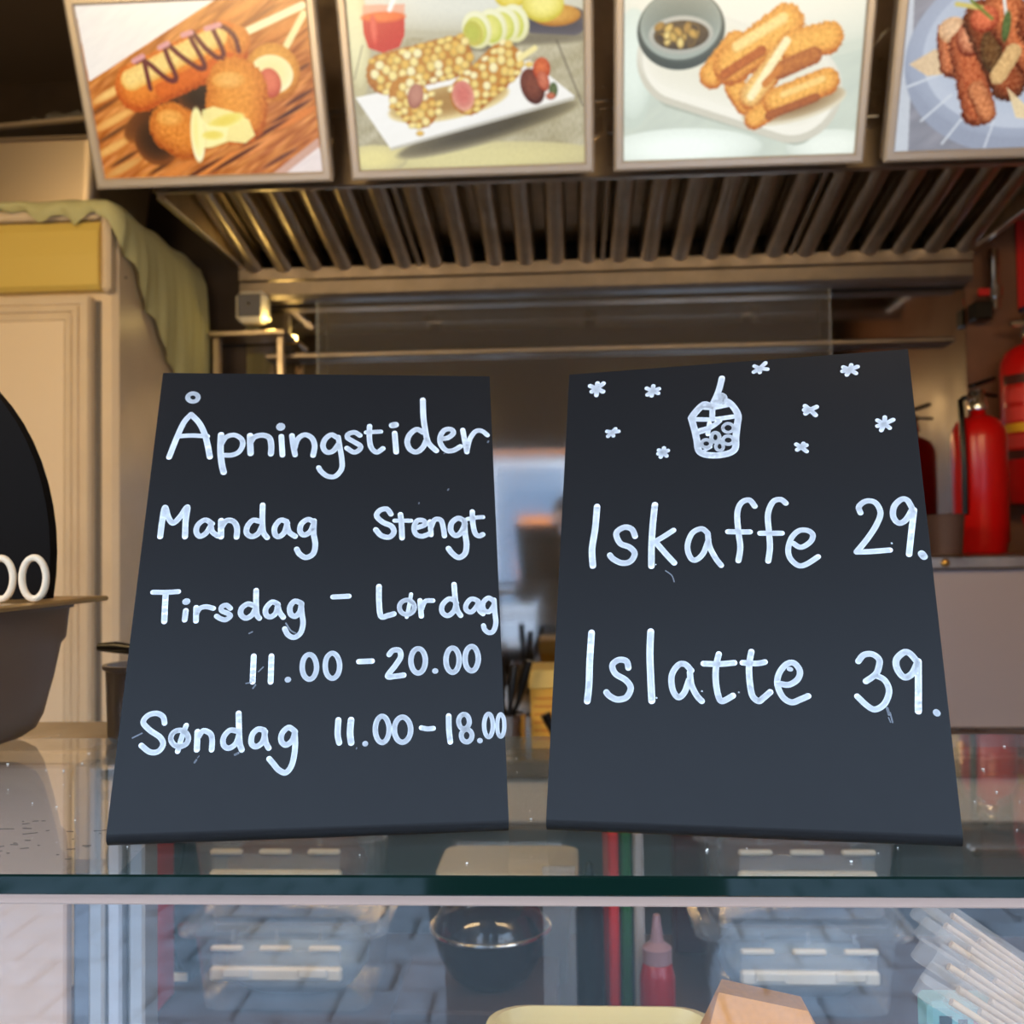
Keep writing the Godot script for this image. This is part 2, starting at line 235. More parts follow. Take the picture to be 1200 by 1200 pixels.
const PRINTS := [
	[[214,136,62],[170,90,34],0.50,[
		["ell",[49,179],57.8,10.3,[196,112,46],[240,190,110],0.05,0.42],
		["ell",[51,234],70.7,10.3,[196,112,46],[232,172,92],0.05,0.42],
		["ell",[33,295],64.3,10.3,[196,112,46],[226,168,90],0.05,0.42],
		["ell",[51,339],57.8,10.3,[196,112,46],[206,150,80],0.05,0.42],
		["ell",[373,19],70.7,10.3,[196,112,46],[222,140,66],0.05,0.42],
		["ell",[462,61],57.8,10.3,[196,112,46],[214,132,60],0.05,0.42],
		["ell",[466,245],57.8,10.3,[196,112,46],[222,128,52],0.05,0.42],
		["ell",[269,339],77.1,10.3,[196,112,46],[226,136,60],0.05,0.42],
		["ell",[366,304],70.7,10.3,[196,112,46],[232,150,80],0.05,0.42],
		["ell",[175,349],51.4,10.3,[196,112,46],[214,128,56],0.05,0.42],
		["ell",[24,209],51.4,5.1,[170,92,38],[120,66,28],0.05,0.45],
		["ell",[39,264],57.8,5.1,[170,92,38],[110,64,30],0.05,0.45],
		["ell",[54,320],45.0,5.1,[170,92,38],[96,56,28],0.05,0.45],
		["ell",[227,351],70.7,5.1,[170,92,38],[90,42,18],0.05,0.45],
		["ell",[310,328],77.1,5.1,[170,92,38],[84,38,16],0.05,0.45],
		["ell",[390,274],70.7,5.1,[170,92,38],[92,40,18],0.05,0.45],
		["ell",[454,232],57.8,5.1,[170,92,38],[80,36,16],0.05,0.45],
		["ell",[477,203],45.0,5.1,[170,92,38],[100,48,22],0.05,0.45],
		["ell",[416,331],51.4,5.1,[170,92,38],[110,60,34],0.05,0.45],
		["ell",[136,342],38.6,5.1,[170,92,38],[96,54,26],0.05,0.45],
		["ell",[402,37],57.8,5.1,[170,92,38],[150,82,34],0.05,0.45],
		["ell",[490,143],25.7,5.1,[170,92,38],[120,60,26],0.05,0.45],
		["poly",[0,-1,327,-7,3,153],[246,245,240],0.01],
		["poly",[425,363,510,308,518,372],[236,228,228],0.02],
		["poly",[392,365,510,289,510,309,425,364],[206,166,150],0.04],
		["ell",[182,225],128.5,45.0,[150,84,34],[70,34,14],0.03,0.40],
		["ell",[136,285],51.4,51.4,[120,64,26],[52,28,14],0.02,0.00],
		["ell",[252,197],51.4,36.0,[110,56,24],[40,22,14],0.02,0.00],
		["line",[377,64,504,18],15.4,[240,234,184]],
		["line",[460,96,505,35],14.1,[240,228,166]],
		["cap",[111,170,322,93],51.4,[186,78,20],[226,128,42],0.16],
		["cap",[98,154,309,72],21.8,[232,176,86],[244,206,122],0.14],
		["cap",[165,176,328,119],15.4,[206,92,26],[214,100,30],0.10],
		["ell",[355,81],25.7,29.6,[196,104,34],[222,138,56],0.14,0.00],
		["line",[118,117,122,114,129,109,134,108,135,115,136,125,137,137,138,150,139,163,140,173],10.3,[96,28,38]],
		["line",[126,109,131,112,139,117,149,124,160,135,173,147,184,156,193,159,200,157,203,151,199,136,192,117,188,100,187,91,189,85,192,83,198,87,206,95,215,104,228,115,243,126,255,134,264,136,270,134,271,127,266,113,257,94,250,79,248,69,249,63,253,62,259,69,268,82,277,94,287,103,297,112,306,117,312,116,316,112,317,104,313,90,306,73,301,60,303,53,308,50,315,51,325,54,335,61,344,70,349,80,351,93,352,102],10.9,[96,28,38]],
		["line",[112,115,134,106],10.9,[216,150,150]],
		["line",[175,90,195,82],10.9,[216,150,150]],
		["line",[231,67,251,62],10.9,[216,150,150]],
		["line",[285,56,316,49],10.9,[216,150,150]],
		["ell",[424,149],60.4,59.1,[190,112,34],[232,166,72],0.14,0.00],
		["ell",[419,153],48.8,39.8,[250,240,190],[244,228,160],0.03,0.00],
		["ell",[413,171],25.7,30.8,[186,76,52],[224,118,86],0.04,0.00],
		["cap",[337,184,328,229],69.4,[186,92,24],[232,150,58],0.18],
		["ell",[321,163],38.6,19.3,[226,146,56],[240,176,90],0.14,0.00],
		["poly",[251,222,278,215,318,226,355,245,365,279,341,295,303,290,265,301,238,304],[250,240,160],0.03],
		["ell",[302,247],45.0,14.1,[248,236,150],[236,212,96],0.03,0.25],
		["cap",[178,257,201,272],54.0,[176,84,22],[222,132,46],0.20],
		["ell",[174,237],32.1,19.3,[222,136,50],[236,164,76],0.16,0.00],
		["ell",[233,274],16.1,59.1,[250,244,196],[246,234,150],0.02,-0.08],
		["poly",[239,233,262,255,307,260,296,288,245,301,228,325],[250,241,170],0.03],
		["ell",[268,276],25.7,10.3,[246,232,140],[236,214,100],0.02,0.00]]],
	[[192,184,156],[166,156,124],0.20,[
		["ell",[254,16],328.2,79.4,[190,184,158],[224,224,210],0.03,0.00],
		["ell",[13,84],31.8,127.0,[196,186,144],[232,226,180],0.03,0.00],
		["ell",[268,347],296.4,37.1,[190,180,138],[216,206,150],0.04,0.00],
		["ell",[30,341],79.4,31.8,[190,180,138],[228,216,150],0.04,0.00],
		["ell",[406,104],158.8,13.8,[170,162,134],[128,120,100],0.03,0.00],
		["line",[454,108,510,242],2.6,[96,88,74]],
		["line",[27,103,3,171],2.1,[140,130,100]],
		["ell",[311,110],63.5,15.9,[150,142,116],[120,112,92],0.06,0.00],
		["cap",[407,65,492,72],27.5,[96,92,98],[84,80,86],0.02],
		["ell",[455,59],52.9,21.2,[176,116,48],[214,162,78],0.06,0.00],
		["ell",[357,17],34.9,23.8,[214,190,60],[240,222,116],0.06,0.00],
		["ell",[426,37],45.5,33.9,[206,190,70],[244,234,140],0.06,0.00],
		["ell",[363,71],31.8,38.1,[224,220,166],[246,246,216],0.02,0.30],
		["ell",[360,73],23.3,28.6,[196,200,86],[228,224,130],0.04,0.30],
		["ell",[342,74],31.8,38.1,[224,220,166],[246,246,216],0.02,0.30],
		["ell",[339,76],23.3,28.6,[196,200,86],[228,224,130],0.04,0.30],
		["ell",[315,78],31.8,38.1,[224,220,166],[246,246,216],0.02,0.30],
		["ell",[313,80],23.3,28.6,[196,200,86],[228,224,130],0.04,0.30],
		["ell",[281,81],31.8,38.1,[224,220,166],[246,246,216],0.02,0.30],
		["ell",[279,83],23.3,28.6,[196,200,86],[228,224,130],0.04,0.30],
		["ell",[272,88],21.2,25.4,[200,186,86],[190,192,84],0.05,0.30],
		["poly",[32,46,125,47,122,85,109,109,71,119,40,108,32,79],[200,44,38],0.04],
		["poly",[35,23,127,24,124,51,32,52],[228,166,140],0.04],
		["ell",[78,48],48.7,10.6,[220,96,54],[236,120,66],0.06,0.00],
		["ell",[55,75],8.5,31.8,[206,60,50],[226,100,84],0.06,0.00],
		["line",[93,34,111,0],9.5,[248,244,238]],
		["ell",[293,287],211.7,26.5,[160,150,118],[84,76,58],0.02,0.23],
		["poly",[2,208,395,145,492,222,71,316],[248,247,243],0.01],
		["poly",[71,316,492,222,492,229,72,322],[200,196,184],0.02],
		["ell",[210,226],137.6,34.9,[226,206,150],[170,130,70],0.05,0.15],
		["cap",[73,162,226,133],42.3,[170,104,40],[196,134,58],0.12],
		["ell",[46,135],8.9,5.8,[184,148,73],[230,186,92],0.03,0.11],
		["ell",[68,128],10.1,6.6,[184,148,73],[230,186,92],0.03,0.13],
		["ell",[93,126],8.7,5.6,[184,148,73],[230,186,92],0.03,0.18],
		["ell",[116,119],10.1,6.5,[198,180,120],[248,226,150],0.03,0.07],
		["ell",[137,116],9.9,6.4,[192,169,99],[240,212,124],0.03,0.27],
		["ell",[157,109],10.3,6.7,[184,148,73],[230,186,92],0.03,0.14],
		["ell",[178,107],9.5,6.1,[184,148,73],[230,186,92],0.03,0.11],
		["ell",[202,101],10.2,6.6,[192,169,99],[240,212,124],0.03,0.17],
		["ell",[219,97],9.2,5.9,[192,169,99],[240,212,124],0.03,0.25],
		["ell",[244,93],9.7,6.3,[184,148,73],[230,186,92],0.03,0.29],
		["ell",[62,144],10.3,9.2,[201,190,145],[252,238,182],0.03,0.38],
		["ell",[87,136],9.4,8.4,[184,148,73],[230,186,92],0.03,0.02],
		["ell",[102,135],9.0,8.0,[192,169,99],[240,212,124],0.03,0.13],
		["ell",[125,126],9.4,8.4,[201,190,145],[252,238,182],0.03,0.35],
		["ell",[148,123],10.2,9.1,[201,190,145],[252,238,182],0.03,0.27],
		["ell",[171,120],8.6,7.7,[184,148,73],[230,186,92],0.03,0.16],
		["ell",[194,117],9.0,8.0,[192,169,99],[240,212,124],0.03,0.33],
		["ell",[215,112],9.4,8.3,[190,163,92],[238,204,116],0.03,0.07],
		["ell",[233,109],10.3,9.2,[184,148,73],[230,186,92],0.03,0.05],
		["ell",[254,103],9.4,8.4,[198,180,120],[248,226,150],0.03,0.17],
		["ell",[50,162],10.0,10.6,[201,190,145],[252,238,182],0.03,0.39],
		["ell",[76,154],9.5,10.1,[198,180,120],[248,226,150],0.03,0.07],
		["ell",[95,151],8.3,8.8,[190,163,92],[238,204,116],0.03,0.11],
		["ell",[119,145],10.4,11.0,[184,148,73],[230,186,92],0.03,0.21],
		["ell",[139,140],9.5,10.1,[198,180,120],[248,226,150],0.03,0.38],
		["ell",[167,136],9.0,9.5,[184,148,73],[230,186,92],0.03,0.08],
		["ell",[185,134],8.5,9.0,[190,163,92],[238,204,116],0.03,0.36],
		["ell",[202,129],8.6,9.1,[184,148,73],[230,186,92],0.03,0.28],
		["ell",[228,123],9.8,10.4,[184,148,73],[230,186,92],0.03,0.06],
		["ell",[245,118],10.2,10.8,[190,163,92],[238,204,116],0.03,0.33],
		["ell",[62,173],8.8,9.3,[192,169,99],[240,212,124],0.03,0.38],
		["ell",[90,167],9.9,10.4,[198,180,120],[248,226,150],0.03,0.38],
		["ell",[112,163],9.1,9.6,[198,180,120],[248,226,150],0.03,0.00],
		["ell",[131,159],9.8,10.4,[201,190,145],[252,238,182],0.03,0.11],
		["ell",[153,156],10.2,10.8,[184,148,73],[230,186,92],0.03,0.18],
		["ell",[176,151],9.9,10.5,[192,169,99],[240,212,124],0.03,0.23],
		["ell",[193,148],9.5,10.0,[201,190,145],[252,238,182],0.03,0.39],
		["ell",[217,144],8.5,9.0,[184,148,73],[230,186,92],0.03,0.26],
		["ell",[240,142],9.4,10.0,[198,180,120],[248,226,150],0.03,0.29],
		["ell",[263,135],9.5,10.1,[184,148,73],[230,186,92],0.03,0.25],
		["ell",[60,190],8.4,7.5,[184,148,73],[230,186,92],0.03,0.29],
		["ell",[80,187],9.6,8.6,[190,163,92],[238,204,116],0.03,0.28],
		["ell",[102,181],9.6,8.6,[201,190,145],[252,238,182],0.03,0.36],
		["ell",[123,178],8.5,7.6,[198,180,120],[248,226,150],0.03,0.38],
		["ell",[148,173],10.2,9.1,[198,180,120],[248,226,150],0.03,0.11],
		["ell",[164,171],9.6,8.6,[184,148,73],[230,186,92],0.03,0.39],
		["ell",[193,165],9.3,8.3,[201,190,145],[252,238,182],0.03,0.00],
		["ell",[214,160],9.6,8.6,[192,169,99],[240,212,124],0.03,0.39],
		["ell",[235,157],10.1,9.0,[184,148,73],[230,186,92],0.03,0.29],
		["ell",[252,150],10.1,9.0,[190,163,92],[238,204,116],0.03,0.10],
		["ell",[73,199],9.7,6.3,[198,180,120],[248,226,150],0.03,0.17],
		["ell",[95,197],10.2,6.6,[184,148,73],[230,186,92],0.03,0.21],
		["ell",[110,193],9.2,6.0,[190,163,92],[238,204,116],0.03,0.22],
		["ell",[135,190],10.1,6.5,[184,148,73],[230,186,92],0.03,0.37],
		["ell",[153,184],10.2,6.6,[198,180,120],[248,226,150],0.03,0.12],
		["ell",[180,178],9.2,5.9,[201,190,145],[252,238,182],0.03,0.23],
		["ell",[201,176],8.8,5.7,[190,163,92],[238,204,116],0.03,0.09],
		["ell",[218,172],9.8,6.4,[192,169,99],[240,212,124],0.03,0.03],
		["ell",[244,165],9.6,6.3,[190,163,92],[238,204,116],0.03,0.11],
		["ell",[267,162],10.3,6.7,[198,180,120],[248,226,150],0.03,0.04],
		["cap",[119,208,143,237],41.3,[176,110,44],[200,140,60],0.12],
		["ell",[132,173],9.6,6.2,[184,148,73],[230,186,92],0.03,0.17],
		["ell",[146,185],9.0,5.8,[198,180,120],[248,226,150],0.03,0.36],
		["ell",[157,199],8.2,5.3,[184,148,73],[230,186,92],0.03,0.25],
		["ell",[173,207],8.8,5.7,[198,180,120],[248,226,150],0.03,0.23],
		["ell",[189,227],9.9,6.4,[190,163,92],[238,204,116],0.03,0.40],
		["ell",[127,182],10.0,8.9,[201,190,145],[252,238,182],0.03,0.38],
		["ell",[145,201],9.3,8.3,[198,180,120],[248,226,150],0.03,0.14],
		["ell",[158,212],8.5,7.6,[201,190,145],[252,238,182],0.03,0.23],
		["ell",[174,227],8.6,7.6,[184,148,73],[230,186,92],0.03,0.20],
		["ell",[187,244],8.6,7.6,[198,180,120],[248,226,150],0.03,0.14],
		["ell",[110,190],8.4,8.9,[198,180,120],[248,226,150],0.03,0.13],
		["ell",[124,201],9.1,9.6,[201,190,145],[252,238,182],0.03,0.15],
		["ell",[137,216],8.9,9.4,[201,190,145],[252,238,182],0.03,0.13],
		["ell",[155,233],9.7,10.3,[184,148,73],[230,186,92],0.03,0.10],
		["ell",[170,246],8.6,9.1,[190,163,92],[238,204,116],0.03,0.38],
		["ell",[104,206],9.8,10.4,[184,148,73],[230,186,92],0.03,0.25],
		["ell",[118,223],9.3,9.9,[192,169,99],[240,212,124],0.03,0.40],
		["ell",[135,237],10.0,10.6,[184,148,73],[230,186,92],0.03,0.39],
		["ell",[146,249],9.9,10.5,[190,163,92],[238,204,116],0.03,0.05],
		["ell",[157,264],8.7,9.2,[198,180,120],[248,226,150],0.03,0.14],
		["ell",[86,217],9.6,8.6,[201,190,145],[252,238,182],0.03,0.17],
		["ell",[99,227],8.8,7.8,[192,169,99],[240,212,124],0.03,0.21],
		["ell",[110,240],8.5,7.6,[198,180,120],[248,226,150],0.03,0.10],
		["ell",[131,256],9.0,8.0,[190,163,92],[238,204,116],0.03,0.22],
		["ell",[140,272],8.4,7.5,[192,169,99],[240,212,124],0.03,0.36],
		["ell",[84,229],8.6,5.6,[184,148,73],[230,186,92],0.03,0.22],
		["ell",[98,244],9.1,5.9,[192,169,99],[240,212,124],0.03,0.10],
		["ell",[113,256],9.5,6.1,[190,163,92],[238,204,116],0.03,0.39],
		["ell",[126,271],9.7,6.3,[198,180,120],[248,226,150],0.03,0.11],
		["ell",[142,288],9.0,5.8,[184,148,73],[230,186,92],0.03,0.01],
		["cap",[256,212,337,149],41.3,[176,108,42],[200,138,60],0.12],
		["ell",[219,198],9.3,6.0,[201,190,145],[252,238,182],0.03,0.33],
		["ell",[241,180],9.6,6.2,[192,169,99],[240,212,124],0.03,0.18],
		["ell",[256,166],9.1,5.9,[201,190,145],[252,238,182],0.03,0.05],
		["ell",[277,152],8.3,5.4,[184,148,73],[230,186,92],0.03,0.19],
		["ell",[296,139],8.5,5.5,[201,190,145],[252,238,182],0.03,0.33],
		["ell",[317,125],9.0,5.8,[198,180,120],[248,226,150],0.03,0.32],
		["ell",[337,108],9.5,6.1,[201,190,145],[252,238,182],0.03,0.31],
		["ell",[231,199],9.6,8.5,[192,169,99],[240,212,124],0.03,0.01],
		["ell",[251,185],9.4,8.4,[201,190,145],[252,238,182],0.03,0.11],
		["ell",[270,172],8.4,7.5,[201,190,145],[252,238,182],0.03,0.16],
		["ell",[290,156],8.4,7.5,[198,180,120],[248,226,150],0.03,0.10],
		["ell",[312,143],9.1,8.1,[192,169,99],[240,212,124],0.03,0.11],
		["ell",[332,125],9.5,8.5,[198,180,120],[248,226,150],0.03,0.03],
		["ell",[349,112],9.3,8.3,[190,163,92],[238,204,116],0.03,0.06],
		["ell",[232,218],9.1,9.7,[190,163,92],[238,204,116],0.03,0.05],
		["ell",[256,208],9.2,9.7,[190,163,92],[238,204,116],0.03,0.31],
		["ell",[271,190],8.3,8.8,[192,169,99],[240,212,124],0.03,0.10],
		["ell",[294,172],8.3,8.8,[190,163,92],[238,204,116],0.03,0.34],
		["ell",[314,158],9.7,10.3,[201,190,145],[252,238,182],0.03,0.11],
		["ell",[332,143],9.5,10.1,[198,180,120],[248,226,150],0.03,0.16],
		["ell",[349,131],8.6,9.1,[190,163,92],[238,204,116],0.03,0.27],
		["ell",[257,223],8.5,9.0,[198,180,120],[248,226,150],0.03,0.37],
		["ell",[273,210],8.8,9.3,[198,180,120],[248,226,150],0.03,0.26],
		["ell",[298,194],8.7,9.2,[201,190,145],[252,238,182],0.03,0.40],
		["ell",[312,181],8.4,8.9,[192,169,99],[240,212,124],0.03,0.29],
		["ell",[339,166],9.7,10.2,[190,163,92],[238,204,116],0.03,0.13],
		["ell",[352,149],9.6,10.1,[192,169,99],[240,212,124],0.03,0.33],
		["ell",[373,135],9.0,9.6,[201,190,145],[252,238,182],0.03,0.26],
		["ell",[253,244],9.5,8.5,[184,148,73],[230,186,92],0.03,0.14],
		["ell",[276,229],8.7,7.7,[190,163,92],[238,204,116],0.03,0.10],
		["ell",[295,212],8.3,7.4,[198,180,120],[248,226,150],0.03,0.35],
		["ell",[313,201],8.6,7.7,[184,148,73],[230,186,92],0.03,0.33],
		["ell",[335,186],8.9,7.9,[184,148,73],[230,186,92],0.03,0.25],
		["ell",[353,169],9.5,8.4,[190,163,92],[238,204,116],0.03,0.25],
		["ell",[373,153],9.9,8.8,[190,163,92],[238,204,116],0.03,0.37],
		["ell",[273,242],8.9,5.8,[192,169,99],[240,212,124],0.03,0.07],
		["ell",[291,227],8.1,5.2,[192,169,99],[240,212,124],0.03,0.03],
		["ell",[312,212],9.6,6.2,[190,163,92],[238,204,116],0.03,0.09],
		["ell",[330,202],8.3,5.4,[192,169,99],[240,212,124],0.03,0.16],
		["ell",[354,183],8.5,5.5,[190,163,92],[238,204,116],0.03,0.27],
		["ell",[366,170],8.3,5.4,[198,180,120],[248,226,150],0.03,0.19],
		["ell",[393,154],9.2,5.9,[190,163,92],[238,204,116],0.03,0.03],
		["line",[371,142,406,122],11.6,[240,226,160]],
		["ell",[137,210],17.5,26.5,[160,100,80],[192,136,114],0.05,-0.30],
		["ell",[244,213],24.3,31.8,[222,160,136],[208,116,102],0.08,0.20],
		["ell",[399,199],25.4,38.1,[76,38,30],[128,70,52],0.06,0.35],
		["ell",[420,164],19.1,23.3,[166,60,36],[214,112,66],0.12,0.00],
		["ell",[423,189],12.7,21.2,[150,60,40],[206,120,90],0.12,0.30],
		["ell",[445,208],9.5,15.9,[60,76,44],[100,112,70],0.10,0.00],
		["ell",[439,220],10.6,7.4,[150,70,50],[196,116,86],0.06,0.00]]],
	[[204,212,196],[196,204,190],0.00,[
		["ell",[255,51],395.4,129.3,[208,214,198],[236,234,218],0.01,0.00],
		["ell",[127,343],182.5,45.6,[206,214,200],[242,250,240],0.02,0.00],
		["ell",[459,348],98.9,38.0,[200,208,194],[236,242,230],0.02,0.00],
		["ell",[20,173],45.6,121.7,[200,210,196],[226,236,224],0.02,0.00],
		["cap",[114,209,383,294],47.1,[176,182,166],[92,98,84],0.02],
		["cap",[128,151,376,236],100.4,[206,202,184],[246,244,230],0.01],
		["cap",[129,150,374,232],88.2,[240,237,222],[228,225,206],0.01],
		["ell",[122,98],94.3,79.1,[66,76,72],[108,120,112],0.02,0.00],
		["ell",[121,88],86.7,68.4,[160,170,160],[118,130,122],0.02,0.00],
		["ell",[122,108],70.0,38.0,[170,172,162],[196,194,182],0.02,0.00],
		["ell",[123,108],59.3,28.9,[60,48,32],[84,66,42],0.10,0.00],
		["ell",[121,116],12.2,8.4,[120,92,40],[214,180,98],0.05,0.69],
		["ell",[76,90],12.2,8.4,[120,92,40],[170,130,60],0.05,0.48],
		["ell",[94,117],12.2,8.4,[120,92,40],[230,206,130],0.05,1.38],
		["ell",[123,100],12.2,8.4,[120,92,40],[90,70,40],0.05,0.90],
		["ell",[125,115],12.2,8.4,[120,92,40],[200,166,86],0.05,0.54],
		["ell",[113,112],12.2,8.4,[120,92,40],[56,44,32],0.05,2.88],
		["ell",[97,103],12.2,8.4,[120,92,40],[196,156,76],0.05,1.71],
		["ell",[85,110],12.2,8.4,[120,92,40],[214,180,98],0.05,2.92],
		["ell",[98,106],12.2,8.4,[120,92,40],[170,130,60],0.05,0.35],
		["ell",[122,123],12.2,8.4,[120,92,40],[230,206,130],0.05,1.63],
		["ell",[92,100],12.2,8.4,[120,92,40],[90,70,40],0.05,1.88],
		["ell",[154,106],12.2,8.4,[120,92,40],[200,166,86],0.05,1.47],
		["ell",[149,94],12.2,8.4,[120,92,40],[56,44,32],0.05,2.85],
		["ell",[116,101],12.2,8.4,[120,92,40],[196,156,76],0.05,2.34],
		["ell",[96,94],12.2,8.4,[120,92,40],[214,180,98],0.05,0.77],
		["ell",[136,94],12.2,8.4,[120,92,40],[170,130,60],0.05,1.35],
		["ell",[94,108],12.2,8.4,[120,92,40],[230,206,130],0.05,0.41],
		["ell",[146,122],12.2,8.4,[120,92,40],[90,70,40],0.05,0.96],
		["ell",[106,110],12.2,8.4,[120,92,40],[200,166,86],0.05,2.22],
		["ell",[77,112],12.2,8.4,[120,92,40],[56,44,32],0.05,2.44],
		["ell",[148,105],12.2,8.4,[120,92,40],[196,156,76],0.05,2.47],
		["ell",[373,259],114.1,33.5,[222,212,184],[150,120,76],0.02,0.20],
		["cap",[193,190,240,132],28.9,[186,100,22],[240,176,78],0.20],
		["cap",[243,217,268,252],22.8,[186,100,22],[240,176,78],0.18],
		["cap",[234,172,344,95],41.1,[186,100,22],[240,176,78],0.22],
		["cap",[219,190,297,145],10.6,[170,88,20],[186,98,26],0.15],
		["cap",[244,136,339,84],12.2,[238,186,96],[248,216,140],0.15],
		["cap",[279,237,358,139],27.4,[186,100,22],[246,206,124],0.22],
		["cap",[365,139,437,125],33.5,[186,100,22],[240,176,78],0.22],
		["cap",[338,186,409,159],18.2,[150,74,18],[186,108,36],0.15],
		["cap",[279,237,349,128],9.1,[246,222,160],[252,236,186],0.12],
		["cap",[308,212,337,183],7.6,[200,120,40],[206,126,46],0.10],
		["cap",[289,283,342,252],22.8,[186,100,22],[240,176,78],0.20],
		["cap",[334,249,440,212],28.9,[186,100,22],[240,176,78],0.22],
		["cap",[320,277,419,244],9.1,[140,70,18],[170,92,28],0.12],
		["cap",[348,236,432,207],7.6,[238,184,92],[246,206,124],0.12]]],
	[[150,150,160],[130,132,142],0.00,[
		["poly",[-28,10,8,11,31,370,-3,368],[200,206,214],0.03],
		["ell",[270,178],265.8,197.9,[150,158,176],[178,188,206],0.02,0.00],
		["ell",[268,163],226.6,158.6,[188,196,210],[176,186,202],0.02,0.00],
		["line",[52,300,112,248],4.5,[206,212,220]],
		["line",[103,349,153,280],4.5,[206,212,220]],
		["line",[194,370,210,306],4.5,[200,206,216]],
		["line",[16,229,85,205],4.5,[206,212,220]],
		["line",[352,375,335,311],4.5,[206,212,220]],
		["poly",[14,184,65,156,103,165,100,206,55,209],[222,192,150],0.10],
		["cap",[92,127,106,187],27.2,[96,40,22],[206,120,76],0.35],
		["ell",[99,120],30.2,25.7,[196,150,110],[226,186,146],0.20,0.00],
		["cap",[128,151,173,281],34.7,[96,40,22],[190,100,60],0.30],
		["ell",[138,136],30.2,37.8,[120,48,28],[224,150,110],0.25,0.00],
		["cap",[156,100,231,229],37.8,[70,34,20],[150,76,44],0.30],
		["cap",[164,242,193,290],19.6,[120,60,36],[206,130,84],0.25],
		["ell",[186,167],22.7,45.3,[60,40,24],[110,74,40],0.25,0.30],
		["cap",[199,87,295,194],42.3,[96,40,22],[206,116,70],0.30],
		["ell",[163,101],30.2,25.7,[140,52,30],[226,120,80],0.25,0.00],
		["cap",[207,213,231,169],18.1,[196,160,110],[216,176,120],0.20],
		["poly",[228,237,285,285,311,310,256,300],[230,206,160],0.10],
		["line",[101,70,153,79],9.1,[206,190,110]],
		["line",[193,44,208,102],6.0,[230,236,230]],
		["line",[130,64,178,101],6.0,[120,130,60]],
		["ell",[210,117],9.1,30.2,[70,90,50],[90,110,60],0.10,0.00],
		["cap",[290,105,412,259],60.4,[96,40,22],[190,100,60],0.40],
		["cap",[371,93,477,185],45.3,[96,40,22],[190,100,60],0.40]]],
]

var mats := {}
var taken := {}
var rng := RandomNumberGenerator.new()

# ---------------------------------------------------------------- naming
func numbered(called: String) -> String:
	if not taken.has(called):
		taken[called] = 0
		return called
	taken[called] += 1
	return "%s_%03d" % [called, taken[called]]

func tag(o: Node, label: String, category: String, group := "", kind := "") -> void:
	if label:
		o.set_meta("label", label)
	if category:
		o.set_meta("category", category)
	if group:
		o.set_meta("group", group)
	if kind:
		o.set_meta("kind", kind)

func thing(called: String, label: String, category: String, at := Vector3.ZERO, turn := 0.0, group := "") -> Node3D:
	var o := Node3D.new()
	o.name = numbered(called)
	add_child(o)
	o.position = at
	o.rotation.y = turn
	tag(o, label, category, group)
	return o

func obj(called: String, st: SurfaceTool, m: Material, parent: Node = null, label := "") -> MeshInstance3D:
	var o := MeshInstance3D.new()
	st.generate_normals()
	o.mesh = st.commit()
	o.material_override = null
	o.mesh.surface_set_material(0, m)
	if parent == null:
		o.name = numbered(called)
		add_child(o)
	else:
		o.name = called
		parent.add_child(o, true)
	if label:
		o.set_meta("label", label)
	return o

func share(called: String, mesh: Mesh, m: Material, parent: Node, xf: Transform3D) -> MeshInstance3D:
	var o := MeshInstance3D.new()
	o.mesh = mesh
	o.material_override = m
	o.name = called
	o.transform = xf
	parent.add_child(o, true)
	return o

func structure(called: String, st: SurfaceTool, m: Material) -> MeshInstance3D:
	var o := obj(called, st, m)
	o.set_meta("kind", "structure")
	return o

# ---------------------------------------------------------------- shapes
func start() -> SurfaceTool:
	var st := SurfaceTool.new()
	st.begin(Mesh.PRIMITIVE_TRIANGLES)
	st.set_smooth_group(-1)
	return st

func tri(st: SurfaceTool, a: Vector3, b: Vector3, c: Vector3) -> void:
	st.add_vertex(a); st.add_vertex(c); st.add_vertex(b)

func quad(st: SurfaceTool, a: Vector3, b: Vector3, c: Vector3, d: Vector3) -> void:
	tri(st, a, b, c); tri(st, a, c, d)

# a convex face, turned to look away from the point mid
func face(st: SurfaceTool, p: Array, mid: Vector3) -> void:
	var c := Vector3.ZERO
	for v in p:
		c += v
	c /= p.size()
	var n: Vector3 = (p[1] - p[0]).cross(p[2] - p[0])
	var q := p.duplicate()
	if n.dot(c - mid) < 0.0:
		q.reverse()
	for i in range(1, q.size() - 1):
		tri(st, q[0], q[i], q[i + 1])

